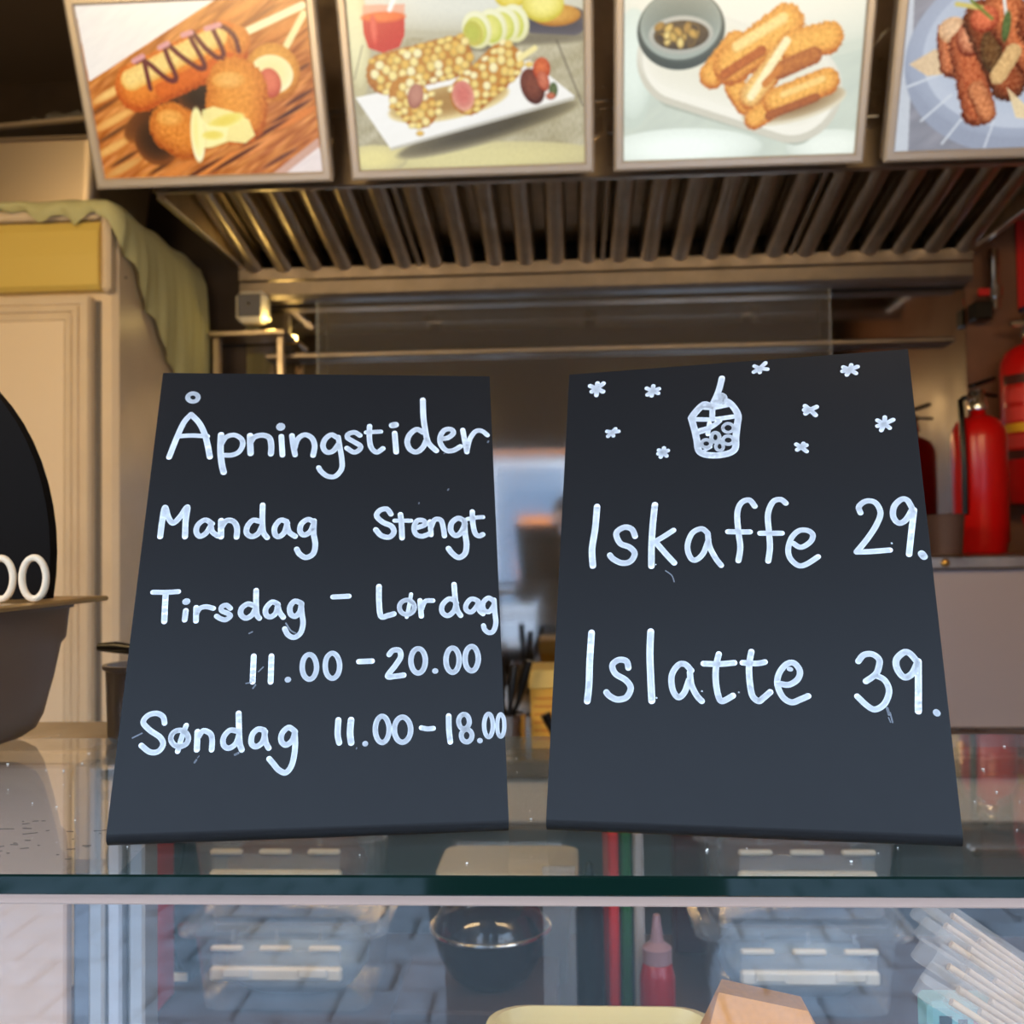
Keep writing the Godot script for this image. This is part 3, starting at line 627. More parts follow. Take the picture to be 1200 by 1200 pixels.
# chamfered box with centre c and size s
func box(st: SurfaceTool, c: Vector3, s: Vector3, bev := 0.0, bas := Basis()) -> void:
	var h := s * 0.5
	var b: float = minf(bev, minf(h.x, minf(h.y, h.z)) * 0.95)
	var corner := func(sx, sy, sz, ax) -> Vector3:
		var v := Vector3(sx * h.x, sy * h.y, sz * h.z)
		if ax != 0: v.x -= sx * b
		if ax != 1: v.y -= sy * b
		if ax != 2: v.z -= sz * b
		return c + bas * v
	st.set_smooth_group(-1)
	for ax in 3:
		for s0 in [-1, 1]:
			var pts := []
			for uv in [[-1, -1], [1, -1], [1, 1], [-1, 1]]:
				var k := [0, 0, 0]
				k[ax] = s0
				k[(ax + 1) % 3] = uv[0]
				k[(ax + 2) % 3] = uv[1]
				pts.append(corner.call(k[0], k[1], k[2], ax))
			face(st, pts, c)
	if b <= 0.0:
		return
	for ax in 3:
		for u in [-1, 1]:
			for v in [-1, 1]:
				var pts := []
				for e in [[-1, (ax + 1) % 3], [1, (ax + 1) % 3], [1, (ax + 2) % 3], [-1, (ax + 2) % 3]]:
					var k := [0, 0, 0]
					k[ax] = e[0]
					k[(ax + 1) % 3] = u
					k[(ax + 2) % 3] = v
					pts.append(corner.call(k[0], k[1], k[2], e[1]))
				face(st, pts, c)
	for x in [-1, 1]:
		for y in [-1, 1]:
			for z in [-1, 1]:
				face(st, [corner.call(x, y, z, 0), corner.call(x, y, z, 1), corner.call(x, y, z, 2)], c)

func block(s: Vector3, bev := 0.0, c := Vector3.ZERO, bas := Basis()) -> SurfaceTool:
	var st := start()
	box(st, c, s, bev, bas)
	return st

# from corner to corner
func span(a: Vector3, b: Vector3, bev := 0.0) -> SurfaceTool:
	return block((b - a).abs(), bev, (a + b) * 0.5)

# profile of (radius, height) pairs; creases marks sharp rings
func lathe(st: SurfaceTool, prof: Array, seg := 32, at := Vector3.ZERO, bas := Basis(), sharp := false) -> void:
	for i in range(prof.size() - 1):
		st.set_smooth_group(i + 1 if sharp else 0)
		var p: Vector2 = prof[i]
		var q: Vector2 = prof[i + 1]
		for k in seg:
			var a := TAU * k / seg
			var b := TAU * (k + 1) / seg
			var A := at + bas * Vector3(p.x * cos(a), p.y, -p.x * sin(a))
			var B := at + bas * Vector3(p.x * cos(b), p.y, -p.x * sin(b))
			var C := at + bas * Vector3(q.x * cos(b), q.y, -q.x * sin(b))
			var D := at + bas * Vector3(q.x * cos(a), q.y, -q.x * sin(a))
			if p.x > 0.00001:
				tri(st, A, B, C)
			if q.x > 0.00001:
				tri(st, A, C, D)
	st.set_smooth_group(-1)

func tube(st: SurfaceTool, pts: Array, r, seg := 10, closed := false) -> void:
	var n := pts.size()
	var rings := []
	var up := Vector3(0.137, 0.93, 0.31).normalized()
	for i in n:
		var d: Vector3
		if closed:
			d = pts[(i + 1) % n] - pts[(i + n - 1) % n]
		else:
			d = pts[mini(i + 1, n - 1)] - pts[maxi(i - 1, 0)]
		d = d.normalized()
		up = (up - d * up.dot(d)).normalized()
		var side := d.cross(up)
		var ring := []
		var rad: float = r[i] if r is Array else r
		for k in seg:
			var a := TAU * k / seg
			ring.append(pts[i] + (up * cos(a) + side * sin(a)) * rad)
		rings.append(ring)
	st.set_smooth_group(1)
	for i in (n if closed else n - 1):
		for k in seg:
			var A: Array = rings[i]
			var B: Array = rings[(i + 1) % n]
			quad(st, A[k], A[(k + 1) % seg], B[(k + 1) % seg], B[k])
	st.set_smooth_group(-1)
	if not closed:
		for k in range(1, seg - 1):
			tri(st, rings[0][0], rings[0][k + 1], rings[0][k])
			tri(st, rings[n - 1][0], rings[n - 1][k], rings[n - 1][k + 1])

# polygon in x, y pushed from z0 to z1
func prism(st: SurfaceTool, poly: Array, z0: float, z1: float, xf := Transform3D(), smooth := false) -> void:
	var pv := PackedVector2Array(poly)
	if Geometry2D.is_polygon_clockwise(pv):
		pv.reverse()
	var idx := Geometry2D.triangulate_polygon(pv)
	st.set_smooth_group(-1)
	for i in range(0, idx.size(), 3):
		var t := [pv[idx[i]], pv[idx[i + 1]], pv[idx[i + 2]]]
		if (t[1] - t[0]).cross(t[2] - t[0]) < 0:
			t = [t[0], t[2], t[1]]
		tri(st, xf * Vector3(t[0].x, t[0].y, z1), xf * Vector3(t[1].x, t[1].y, z1), xf * Vector3(t[2].x, t[2].y, z1))
		tri(st, xf * Vector3(t[0].x, t[0].y, z0), xf * Vector3(t[2].x, t[2].y, z0), xf * Vector3(t[1].x, t[1].y, z0))
	st.set_smooth_group(2 if smooth else -1)
	for i in pv.size():
		var a := pv[i]
		var b := pv[(i + 1) % pv.size()]
		quad(st, xf * Vector3(a.x, a.y, z0), xf * Vector3(b.x, b.y, z0), xf * Vector3(b.x, b.y, z1), xf * Vector3(a.x, a.y, z1))
	st.set_smooth_group(-1)

# rounded rectangle outline, half sizes hx and hz
func rounded(hx: float, hz: float, r: float, n := 5) -> Array:
	var out := []
	for k in 4:
		var cx: float = (hx - r) * [1, -1, -1, 1][k]
		var cz: float = (hz - r) * [1, 1, -1, -1][k]
		for i in n + 1:
			var a: float = PI / 2 * (k + float(i) / n)
			out.append(Vector2(cx + r * cos(a), cz + r * sin(a)))
	return out

# stacks rounded rectangles [hx, hz, r, y] into a skin
func loft(st: SurfaceTool, rows: Array, caps := 3, sharp := true) -> void:
	var rings := []
	for row in rows:
		var ring := []
		for p in rounded(row[0], row[1], row[2]):
			ring.append(Vector3(p.x, row[3], -p.y))
		rings.append(ring)
	var n: int = rings[0].size()
	for i in range(rings.size() - 1):
		st.set_smooth_group(i + 1 if sharp else 0)
		for k in n:
			quad(st, rings[i][k], rings[i][(k + 1) % n], rings[i + 1][(k + 1) % n], rings[i + 1][k])
	st.set_smooth_group(-1)
	for k in range(1, n - 1):
		if caps & 1:
			tri(st, rings[0][0], rings[0][k + 1], rings[0][k])
		if caps & 2:
			tri(st, rings[-1][0], rings[-1][k], rings[-1][k + 1])

# ---------------------------------------------------------------- materials
func mat(called: String, c: Color, rough := 0.6, metal := 0.0) -> StandardMaterial3D:
	var m := StandardMaterial3D.new()
	m.resource_name = called
	m.albedo_color = c
	m.roughness = rough
	m.metallic = metal
	mats[called] = m
	return m

func noise_tex(freq: float, lo: Color, hi: Color, sd := 1, size := 512, kind := FastNoiseLite.TYPE_SIMPLEX_SMOOTH, oct := 4) -> NoiseTexture2D:
	var n := FastNoiseLite.new()
	n.noise_type = kind
	n.frequency = freq
	n.seed = sd
	n.fractal_octaves = oct
	var t := NoiseTexture2D.new()
	t.width = size
	t.height = size
	t.seamless = true
	t.noise = n
	var g := Gradient.new()
	g.set_color(0, lo)
	g.set_color(1, hi)
	t.color_ramp = g
	return t

# smudges in the gloss and a little in the tone
func worn(m: StandardMaterial3D, scale: float, r0: float, r1: float, tone := 0.12, sd := 1) -> void:
	m.roughness = 1.0
	m.roughness_texture = noise_tex(0.012, Color(r0, r0, r0), Color(r1, r1, r1), sd, 512)
	m.roughness_texture_channel = BaseMaterial3D.TEXTURE_CHANNEL_RED
	m.albedo_texture = noise_tex(0.02, Color(1 - tone, 1 - tone, 1 - tone), Color(1, 1, 1), sd + 9, 512)
	m.uv1_triplanar = true
	m.uv1_world_triplanar = true
	m.uv1_scale = Vector3.ONE * scale

func glassy(called: String, c: Color, alpha: float, rough := 0.02) -> StandardMaterial3D:
	var m := mat(called, Color(c.r, c.g, c.b, alpha), rough)
	m.transparency = BaseMaterial3D.TRANSPARENCY_ALPHA
	return m

func materials() -> void:
	var steel := mat("brushed_steel", Color(0.80, 0.77, 0.73), 0.3, 1.0)
	worn(steel, 1.3, 0.22, 0.42, 0.14, 3)
	var bright := mat("polished_steel", Color(0.74, 0.71, 0.68), 0.14, 1.0)
	worn(bright, 0.35, 0.045, 0.085, 0.06, 5)
	var hood := mat("hood_steel", Color(0.80, 0.74, 0.66), 0.3, 1.0)
	worn(hood, 1.6, 0.26, 0.40, 0.12, 8)
	var gutter := mat("gutter_steel", Color(0.57, 0.53, 0.49), 0.4, 1.0)
	worn(gutter, 1.2, 0.34, 0.46, 0.10, 14)
	mat("chrome", Color(0.88, 0.87, 0.85), 0.12, 1.0)
	mat("aluminium", Color(0.80, 0.79, 0.78), 0.32, 1.0)
	mat("box_frame", Color(0.80, 0.78, 0.76), 0.38, 0.35)
	mat("brass", Color(0.80, 0.62, 0.32), 0.3, 1.0)
	var board := mat("matt_black_acrylic", Color(0.102, 0.094, 0.092), 0.42)
	board.metallic_specular = 0.29
	board.roughness_texture = noise_tex(0.03, Color(0.9, 0.9, 0.9), Color(1, 1, 1), 21, 256)
	board.uv1_triplanar = true
	board.uv1_scale = Vector3.ONE * 8.0
	var paint := mat("white_marker_paint", Color(0.97, 0.97, 0.97), 0.55)
	paint.albedo_texture = noise_tex(0.05, Color(0.93, 0.935, 0.94), Color(1, 1, 1), 31, 256)
	paint.uv1_triplanar = true
	paint.uv1_scale = Vector3.ONE * 14.0
	mat("rubbed_chalk", Color(0.50, 0.51, 0.53), 0.8)
	glassy("shelf_glass", Color(0.75, 0.88, 0.82), 0.04, 0.0)
	mat("glass_edge", Color(0.035, 0.11, 0.085), 0.05)
	glassy("clear_pane", Color(0.9, 0.95, 0.95), 0.02, 0.0)
	glassy("clear_sheet", Color(0.85, 0.85, 0.84), 0.05, 0.03)
	glassy("clear_plastic", Color(0.86, 0.90, 0.94), 0.16, 0.12)
	glassy("smoky_plastic", Color(0.12, 0.10, 0.12), 0.55, 0.08)
	glassy("bag_film", Color(0.75, 0.75, 0.75), 0.25, 0.12)
	var sleeve := glassy("clear_sleeve", Color(0.93, 0.84, 0.74), 0.12, 0.10)
	sleeve.metallic_specular = 0.3
	mat("straw_paper", Color(0.84, 0.68, 0.50), 0.6)
	mat("white_plastic", Color(0.90, 0.88, 0.82), 0.4)
	mat("cream_plastic", Color(0.92, 0.80, 0.52), 0.4)
	var enamel := mat("cream_enamel", Color(0.91, 0.84, 0.73), 0.34)
	worn(enamel, 0.8, 0.28, 0.42, 0.04, 41)
	mat("white_panel", Color(0.95, 0.88, 0.77), 0.45)
	mat("beige_panel", Color(0.76, 0.60, 0.49), 0.5)
	mat("gasket_grey", Color(0.42, 0.40, 0.38), 0.6)
	mat("yellow_header", Color(0.88, 0.78, 0.42), 0.35)
	var cloth := mat("yellow_green_cloth", Color(0.85, 0.85, 0.64), 0.9)
	cloth.albedo_texture = noise_tex(0.25, Color(0.82, 0.82, 0.80), Color(1, 1, 1), 51, 256)
	cloth.uv1_triplanar = true
	cloth.uv1_world_triplanar = true
	cloth.uv1_scale = Vector3.ONE * 6.0
	cloth.rim_enabled = true
	cloth.rim = 0.3
	mat("dark_bin_plastic", Color(0.40, 0.33, 0.28), 0.34)
	mat("post_metal", Color(0.62, 0.59, 0.57), 0.4, 0.6)
	mat("black_plastic", Color(0.035, 0.033, 0.035), 0.35)
	mat("black_board", Color(0.05, 0.038, 0.03), 0.7).metallic_specular = 0.2
	mat("pale_wood", Color(0.86, 0.78, 0.66), 0.6)
	mat("gold_tray", Color(0.76, 0.62, 0.40), 0.35, 0.8)
	mat("extinguisher_red", Color(0.82, 0.06, 0.05), 0.28)
	mat("dark_red", Color(0.30, 0.09, 0.07), 0.5)
	mat("label_red", Color(0.90, 0.25, 0.22), 0.5)
	mat("label_white", Color(0.92, 0.88, 0.86), 0.5)
	mat("label_yellow", Color(0.95, 0.72, 0.12), 0.5)
	mat("appliance_grey", Color(0.74, 0.69, 0.68), 0.32, 0.25)
	mat("dull_steel", Color(0.80, 0.74, 0.66), 0.46, 1.0)
	mat("navy", Color(0.07, 0.09, 0.24), 0.4)
	var kraft := mat("kraft_card", Color(0.86, 0.54, 0.22), 0.75)
	kraft.albedo_texture = noise_tex(0.2, Color(0.90, 0.89, 0.87), Color(1, 1, 1), 61, 256)
	kraft.uv1_triplanar = true
	kraft.uv1_scale = Vector3.ONE * 5.0
	mat("yellow_card", Color(0.90, 0.70, 0.28), 0.65)
	mat("yellow_card_pale", Color(0.94, 0.82, 0.48), 0.65)
	mat("yellow_film", Color(0.95, 0.72, 0.10), 0.35)
	mat("teal_card", Color(0.56, 0.78, 0.74), 0.55)
	mat("pink_ink", Color(0.85, 0.42, 0.46), 0.55)
	mat("dark_ink", Color(0.14, 0.22, 0.22), 0.55)
	mat("red_board", Color(0.78, 0.10, 0.10), 0.5)
	mat("green_board", Color(0.05, 0.34, 0.12), 0.5)
	mat("grey_board", Color(0.66, 0.63, 0.62), 0.5)
	mat("ketchup", Color(0.62, 0.07, 0.12), 0.3)
	mat("pink_cap", Color(0.62, 0.48, 0.50), 0.4)
	mat("dark_grey", Color(0.16, 0.16, 0.17), 0.45)
	mat("mid_grey", Color(0.36, 0.36, 0.38), 0.5)
	mat("bowl_dark", Color(0.13, 0.11, 0.12), 0.25)
	mat("tub_dark", Color(0.17, 0.13, 0.16), 0.4)
	mat("brown_board", Color(0.34, 0.25, 0.22), 0.6)
	mat("wrap_blue", Color(0.62, 0.68, 0.72), 0.5)
	mat("wrap_brown", Color(0.44, 0.30, 0.24), 0.6)
	mat("seal", Color(0.80, 0.66, 0.58), 0.5)
	mat("speck", Color(0.92, 0.90, 0.86), 0.7)
	mat("scratch", Color(0.18, 0.15, 0.12), 0.8)
	# the kiosk and the street
	var dark := mat("dark_wall", Color(0.26, 0.20, 0.15), 0.6)
	worn(dark, 0.7, 0.5, 0.8, 0.2, 71)
	var redwall := mat("red_brown_wall", Color(0.52, 0.36, 0.27), 0.4)
	worn(redwall, 0.7, 0.35, 0.55, 0.15, 72)
	mat("ceiling_paint", Color(0.40, 0.34, 0.28), 0.7)
	mat("floor_vinyl", Color(0.24, 0.22, 0.21), 0.6)
	mat("kiosk_paint", Color(0.34, 0.29, 0.24), 0.55)
	var stone := mat("paving_stone", Color(0.62, 0.65, 0.68), 0.75)
	worn(stone, 0.6, 0.6, 0.9, 0.35, 81)
	mat("paving_joint", Color(0.12, 0.12, 0.12), 0.9)
	var plaster := mat("facade_plaster", Color(0.72, 0.74, 0.77), 0.8)
	worn(plaster, 0.15, 0.7, 0.9, 0.12, 83)
	mat("shop_glass", Color(0.46, 0.54, 0.62), 0.08)
	mat("shop_frame", Color(0.82, 0.82, 0.82), 0.5)
	mat("sign_orange", Color(0.90, 0.50, 0.18), 0.6)
	mat("sign_green", Color(0.22, 0.56, 0.34), 0.6)

# ---------------------------------------------------------------- backlit prints
func ink(c: Array) -> Color:
	return Color(c[0] / 255.0, c[1] / 255.0, c[2] / 255.0)

func print_texture(spec: Array) -> ImageTexture:
	var W := 512
	var H := 362
	var im := Image.create(W, H, false, Image.FORMAT_RGB8)
	var n := FastNoiseLite.new()
	n.seed = 5
	n.frequency = 0.05
	n.fractal_octaves = 3
	var fine := FastNoiseLite.new()
	fine.seed = 11
	fine.frequency = 0.11
	fine.fractal_octaves = 2
	var ca := ink(spec[0])
	var cb := ink(spec[1])
	var grain: float = spec[2]
	for y in H:
		for x in W:
			var along := x * 0.82 - y * 0.5
			var across := x * 0.5 + y * 0.82
			var v: float = n.get_noise_2d(along * 0.16, across * (1.2 if grain > 0.3 else 0.5)) * 0.8
			var c := ca.lerp(cb, clampf(0.5 + v, 0, 1))
			if grain > 0.0:
				var f: float = fine.get_noise_2d(along * 0.12 if grain > 0.3 else x * 1.4, across * 1.1 if grain > 0.3 else y * 0.5) * grain * 0.3
				c = Color(c.r + f, c.g + f, c.b + f)
			im.set_pixel(x, y, c)
	for s in spec[3]:
		var p: Array = s[1]
		var pv := PackedVector2Array()
		for i in range(0, p.size(), 2):
			pv.append(Vector2(p[i], p[i + 1]))
		var reach: float = {"cap": s[2], "ell": 0.0, "poly": 0.0, "line": 0.0}[s[0]] if s[0] == "cap" else (maxf(s[2], s[3]) if s[0] == "ell" else (s[2] * 0.5 if s[0] == "line" else 0.0))
		reach += 2.0
		var lo := pv[0]
		var hi := pv[0]
		for q in pv:
			lo = lo.min(q)
			hi = hi.max(q)
		var rough: float = s[5] if s[0] == "cap" else (s[6] if s[0] == "ell" else (s[3] if s[0] == "poly" else 0.03))
		var edge := ink(s[3] if s[0] in ["cap", "line"] else (s[4] if s[0] == "ell" else s[2]))
		var core := ink(s[4] if s[0] == "cap" else (s[5] if s[0] == "ell" else (s[3] if s[0] == "line" else s[2])))
		for y in range(maxi(0, int(lo.y - reach)), mini(H, int(hi.y + reach) + 1)):
			for x in range(maxi(0, int(lo.x - reach)), mini(W, int(hi.x + reach) + 1)):
				var q := Vector2(x + 0.5, y + 0.5)
				var sd := 1e9    # below 0 inside, in pixels
				var deep := 1.0
				if s[0] == "cap":
					var near := Geometry2D.get_closest_point_to_segment(q, pv[0], pv[1])
					sd = q.distance_to(near) - s[2] + n.get_noise_2d(x * 2.0, y * 2.0) * rough * s[2] * 0.5
					deep = clampf(-sd / s[2] * 1.5 + (near.y - q.y) / s[2] * 0.35, 0, 1)
				elif s[0] == "ell":
					var d := (q - pv[0]).rotated(s[7])
					var k := Vector2(d.x / s[2], d.y / s[3]).length()
					sd = (k - 1.0) * minf(s[2], s[3])
					deep = clampf((1.0 - k) * 1.5 - d.y / s[3] * 0.3, 0, 1)
				elif s[0] == "poly":
					if Geometry2D.is_point_in_polygon(q, pv):
						sd = -1.0
				else:
					for i in range(pv.size() - 1):
						sd = minf(sd, q.distance_to(Geometry2D.get_closest_point_to_segment(q, pv[i], pv[i + 1])) - s[2] * 0.5)
				var a := clampf(0.5 - sd * 0.4, 0, 1)
				if a <= 0.0:
					continue
				var c := edge.lerp(core, sqrt(deep))
				var f: float = (fine.get_noise_2d(x, y) + n.get_noise_2d(x * 1.5, y * 1.5) * 0.6) * rough * 0.5
				c = Color(clampf(c.r + f, 0, 1), clampf(c.g + f, 0, 1), clampf(c.b + f * 0.8, 0, 1))
				im.set_pixel(x, y, im.get_pixel(x, y).lerp(c, a))
	return ImageTexture.create_from_image(im)

# ---------------------------------------------------------------- lettering
func stroke_mesh(strokes: Array, lift: float, bas: Basis) -> SurfaceTool:
	var st := start()
	for s in strokes:
		var w: float = s[0] * 0.0005
		var ctl := []
		for i in range(1, s.size(), 2):
			ctl.append(Vector2(s[i], s[i + 1]) * 0.001)
		var closed: bool = ctl.size() > 3 and ctl[0].distance_to(ctl[-1]) < 0.0001
		var pts := []
		for i in range(ctl.size() - 1):
			var a: Vector2 = ctl[i - 1] if i > 0 else (ctl[-2] if closed else ctl[0])
			var d: Vector2 = ctl[i + 2] if i + 2 < ctl.size() else (ctl[1] if closed else ctl[-1])
			for k in 5:
				pts.append(ctl[i].cubic_interpolate(ctl[i + 1], a, d, k / 5.0))
		pts.append(ctl[-1])
		var put := func(p: Vector2) -> Vector3: return bas * Vector3(p.x, p.y, lift)
		for i in pts.size():
			var p: Vector2 = pts[i]
			if i + 1 < pts.size() and p.distance_to(pts[i + 1]) > 1e-6:
				var side: Vector2 = (pts[i + 1] - p).normalized().orthogonal() * w
				quad(st, put.call(p - side), put.call(pts[i + 1] - side), put.call(pts[i + 1] + side), put.call(p + side))
			for k in 10:
				var a := TAU * k / 10.0
				var b := TAU * (k + 1) / 10.0
				tri(st, put.call(p), put.call(p + Vector2(cos(a), sin(a)) * w), put.call(p + Vector2(cos(b), sin(b)) * w))
	return st

# a bent acrylic sheet: leaning face, rolled foot, foot plate running back
func sign_board(label: String, at: Vector3, turn: float, tilt: float, top_left: float, top_right: float, letters: Dictionary, said: Dictionary) -> void:
	var t := thing("chalkboard_sign", label, "sign", at, turn, "chalkboard signs on the glass shelf")
	var bas := Basis(Vector3.RIGHT, -tilt)
	var th := 0.003
	var R := 0.0048
	var make := func(x_low: float, x_top: float, h: float) -> Array:
		# the outer path in (y, z) of the leaning face, then round the bend, then back along the glass
		var outer := []
		var inner := []
		var n0 := Vector2(sin(tilt), cos(tilt))      # (y, z) of the face normal
		var up := Vector2(cos(tilt), -sin(tilt))
		# centre of the bend: R behind the face and R above the glass
		var c := Vector2(R, -(R + n0.x * R) / n0.y)
		var foot := c + n0 * R
		var s0 := up.dot(foot)
		var steps := 6
		for i in steps + 1:
			var s := lerpf(h, s0, float(i) / steps)
			outer.append(up * s)
			inner.append(up * s - n0 * th)
		var a0 := atan2(n0.x, n0.y)
		for i in range(1, 9):
			var a := lerpf(a0, -PI / 2, i / 8.0)
			outer.append(c + Vector2(sin(a), cos(a)) * R)
			inner.append(c + Vector2(sin(a), cos(a)) * (R - th))
		outer.append(Vector2(0.0, c.y - 0.085))
		inner.append(Vector2(th, c.y - 0.085))
		inner.reverse()
		var ring := []
		for q in outer + inner:
			var f: float = clampf(q.x / (h * cos(tilt)), 0, 1)
			ring.append(Vector3(lerpf(x_low, x_top, f), q.x, q.y))
		return ring
	var lo: Array = make.call(-0.105, -0.106, top_left)
	var hi: Array = make.call(0.105, 0.106, top_right)
	var st := start()
	var n := lo.size()
	for i in n:
		var j := (i + 1) % n
		st.set_smooth_group(4 if i >= 6 and i < 14 else -1)
		quad(st, lo[i], lo[j], hi[j], hi[i])
	st.set_smooth_group(-1)
	for i in range(0, n / 2 - 1):
		var j := n - 1 - i
		quad(st, lo[i], lo[j], lo[j - 1], lo[i + 1])
		quad(st, hi[i], hi[i + 1], hi[j - 1], hi[j])
	obj("panel", st, mats.matt_black_acrylic, t)
	for k in letters:
		for strokes in letters[k]:
			var o := obj("scuff" if k == "scuff" else ("drawing" if k in ["cup_drawing", "snowflake"] else "lettering"), stroke_mesh(strokes, 0.0002, bas), mats.rubbed_chalk if k == "scuff" else mats.white_marker_paint, t)
			if k == "scuff":
				o.set_meta("kind", "stuff")
			if said.has(k):
				o.set_meta("label", said[k])

# ---------------------------------------------------------------- the light boxes over the counter
func light_box(at: Vector3, label: String, picture: Texture2D, glow: float) -> void:
	var t := thing("menu_light_box", label, "light box", at, 0.0, "menu light boxes in a row")
	t.rotation = Vector3(deg_to_rad(24.5), 0, 0)
	var w := 0.25
	var h := 0.366
	var f := 0.020
	obj("housing", span(Vector3(-w + 0.004, 0.004, -0.05), Vector3(w - 0.004, h - 0.004, -0.009), 0.003), mats.box_frame, t)
	# four mitred bars
	var O := [Vector2(-w, 0), Vector2(w, 0), Vector2(w, h), Vector2(-w, h)]
	var I := [Vector2(-w + f, f), Vector2(w - f, f), Vector2(w - f, h - f), Vector2(-w + f, h - f)]
	for k in 4:
		var a: Vector2 = O[k]
		var b: Vector2 = O[(k + 1) % 4]
		var c: Vector2 = I[(k + 1) % 4]
		var d: Vector2 = I[k]
		var mid_a := a.lerp(d, 0.25)
		var mid_b := b.lerp(c, 0.25)
		var low_c := c.lerp(b, 0.2)
		var low_d := d.lerp(a, 0.2)
		var st := start()
		var g := 0.0004
		var V := func(p: Vector2, z: float) -> Vector3: return Vector3(p.x, p.y, z)
		quad(st, V.call(a, -0.012), V.call(b, -0.012), V.call(b, -0.004), V.call(a, -0.004))
		quad(st, V.call(a, -0.004), V.call(b, -0.004), V.call(mid_b, 0.0), V.call(mid_a, 0.0))
		quad(st, V.call(mid_a, 0.0), V.call(mid_b, 0.0), V.call(low_c, 0.0), V.call(low_d, 0.0))
		quad(st, V.call(low_d, 0.0), V.call(low_c, 0.0), V.call(c, -0.004), V.call(d, -0.004))
		quad(st, V.call(d, -0.004), V.call(c, -0.004), V.call(c, -0.012), V.call(d, -0.012))
		obj("frame_bar", st, mats.box_frame, t)
	var st := start()
	var ps := [Vector3(-w + f, f, -0.007), Vector3(w - f, f, -0.007), Vector3(w - f, h - f, -0.007), Vector3(-w + f, h - f, -0.007)]
	var us := [Vector2(0, 1), Vector2(1, 1), Vector2(1, 0), Vector2(0, 0)]
	for i in [0, 2, 1, 0, 3, 2]:
		st.set_uv(us[i])
		st.add_vertex(ps[i])
	var m := StandardMaterial3D.new()
	m.resource_name = "backlit_print"
	m.albedo_color = Color(0.10, 0.10, 0.10)
	m.roughness = 0.25
	m.emission_enabled = true
	m.emission = Color(1, 1, 1)
	m.emission_operator = BaseMaterial3D.EMISSION_OP_MULTIPLY
	m.emission_texture = picture
	m.emission_energy_multiplier = glow
	obj("backlit_print", st, m, t)
	var l := AreaLight3D.new()
	l.name = "box_light"
	l.area_size = Vector2(2 * (w - f), h - 2 * f)
	l.light_color = Color(1.0, 0.96, 0.88)
	l.light_energy = 0.003
	l.shadow_enabled = true
	l.position = Vector3(0, h / 2, 0.003)
	l.rotation.y = PI
	t.add_child(l)

func extractor_hood() -> void:
	var t := thing("extractor_hood", "stainless extractor hood with a row of rounded baffle channels above the counter", "extractor hood", Vector3(0.1, 2.09, -2.82))
	# local: x from -0.98 to 0.98, back at z 0, front at z 0.65
	obj("front_skirt", span(Vector3(-0.985, 0.092, 0.632), Vector3(0.985, 0.60, 0.650), 0.003), mats.hood_steel, t)
	for s in [-1, 1]:
		obj("side_panel", span(Vector3(s * 0.985, 0.082, 0.0), Vector3(s * 0.965, 0.60, 0.632), 0.003), mats.hood_steel, t)
	obj("top_panel", span(Vector3(-0.965, 0.56, 0.0), Vector3(0.965, 0.575, 0.632)), mats.hood_steel, t)
	# the gutter along the wall
	var st := start()
	prism(st, [Vector2(0.0, 0.0), Vector2(0.055, 0.0), Vector2(0.062, 0.012), Vector2(0.062, 0.046), Vector2(0.068, 0.052), Vector2(0.068, 0.082), Vector2(0.060, 0.086), Vector2(0.0, 0.086)], -0.965, 0.985, Transform3D(Basis(Vector3(0, 0, 1), Vector3(0, 1, 0), Vector3(-1, 0, 0)), Vector3(0, 0, 0)))
	obj("grease_gutter", st, mats.gutter_steel, t)
	# plate the baffles hang on
	var slope := -deg_to_rad(10.3)
	var bas := Basis(Vector3.RIGHT, slope)
	obj("filter_plate", block(Vector3(1.92, 0.006, 0.60), 0.0, Vector3(0, 0.205, 0.36), bas), mats.hood_steel, t)
	var ch := start()
	var prof := []
	for i in 9:
		var a := PI * i / 8.0
		prof.append(Vector2(cos(a) * 0.025, -sin(a) * 0.022 - 0.012))
	var out := [Vector2(0.025, 0.012)] + prof + [Vector2(-0.025, 0.012)]
	prism(ch, out, -0.30, 0.30, Transform3D(), true)
	ch.generate_normals()
	var mesh := ch.commit()
	for i in 24:
		share("baffle", mesh, mats.hood_steel, t, Transform3D(bas, Vector3(-0.943 + 0.082 * i, 0.157, 0.36)))
	# the upper channels, seen through the gaps
	var up := start()
	prism(up, [Vector2(-0.030, -0.008), Vector2(-0.027, -0.008), Vector2(-0.022, 0.010), Vector2(0.022, 0.010), Vector2(0.027, -0.008), Vector2(0.030, -0.008), Vector2(0.025, 0.014), Vector2(-0.025, 0.014)], -0.30, 0.30)
	up.generate_normals()
	var upper := up.commit()
	for i in 23:
		share("upper_channel", upper, mats.hood_steel, t, Transform3D(bas, Vector3(-0.902 + 0.082 * i, 0.176, 0.36)))
	# a pulled seam halfway: the frames of the filter cassettes
	for x in [-0.492, 0.0, 0.492]:
		obj("filter_frame", block(Vector3(0.012, 0.02, 0.60), 0.002, Vector3(x, 0.140, 0.36), bas), mats.hood_steel, t)

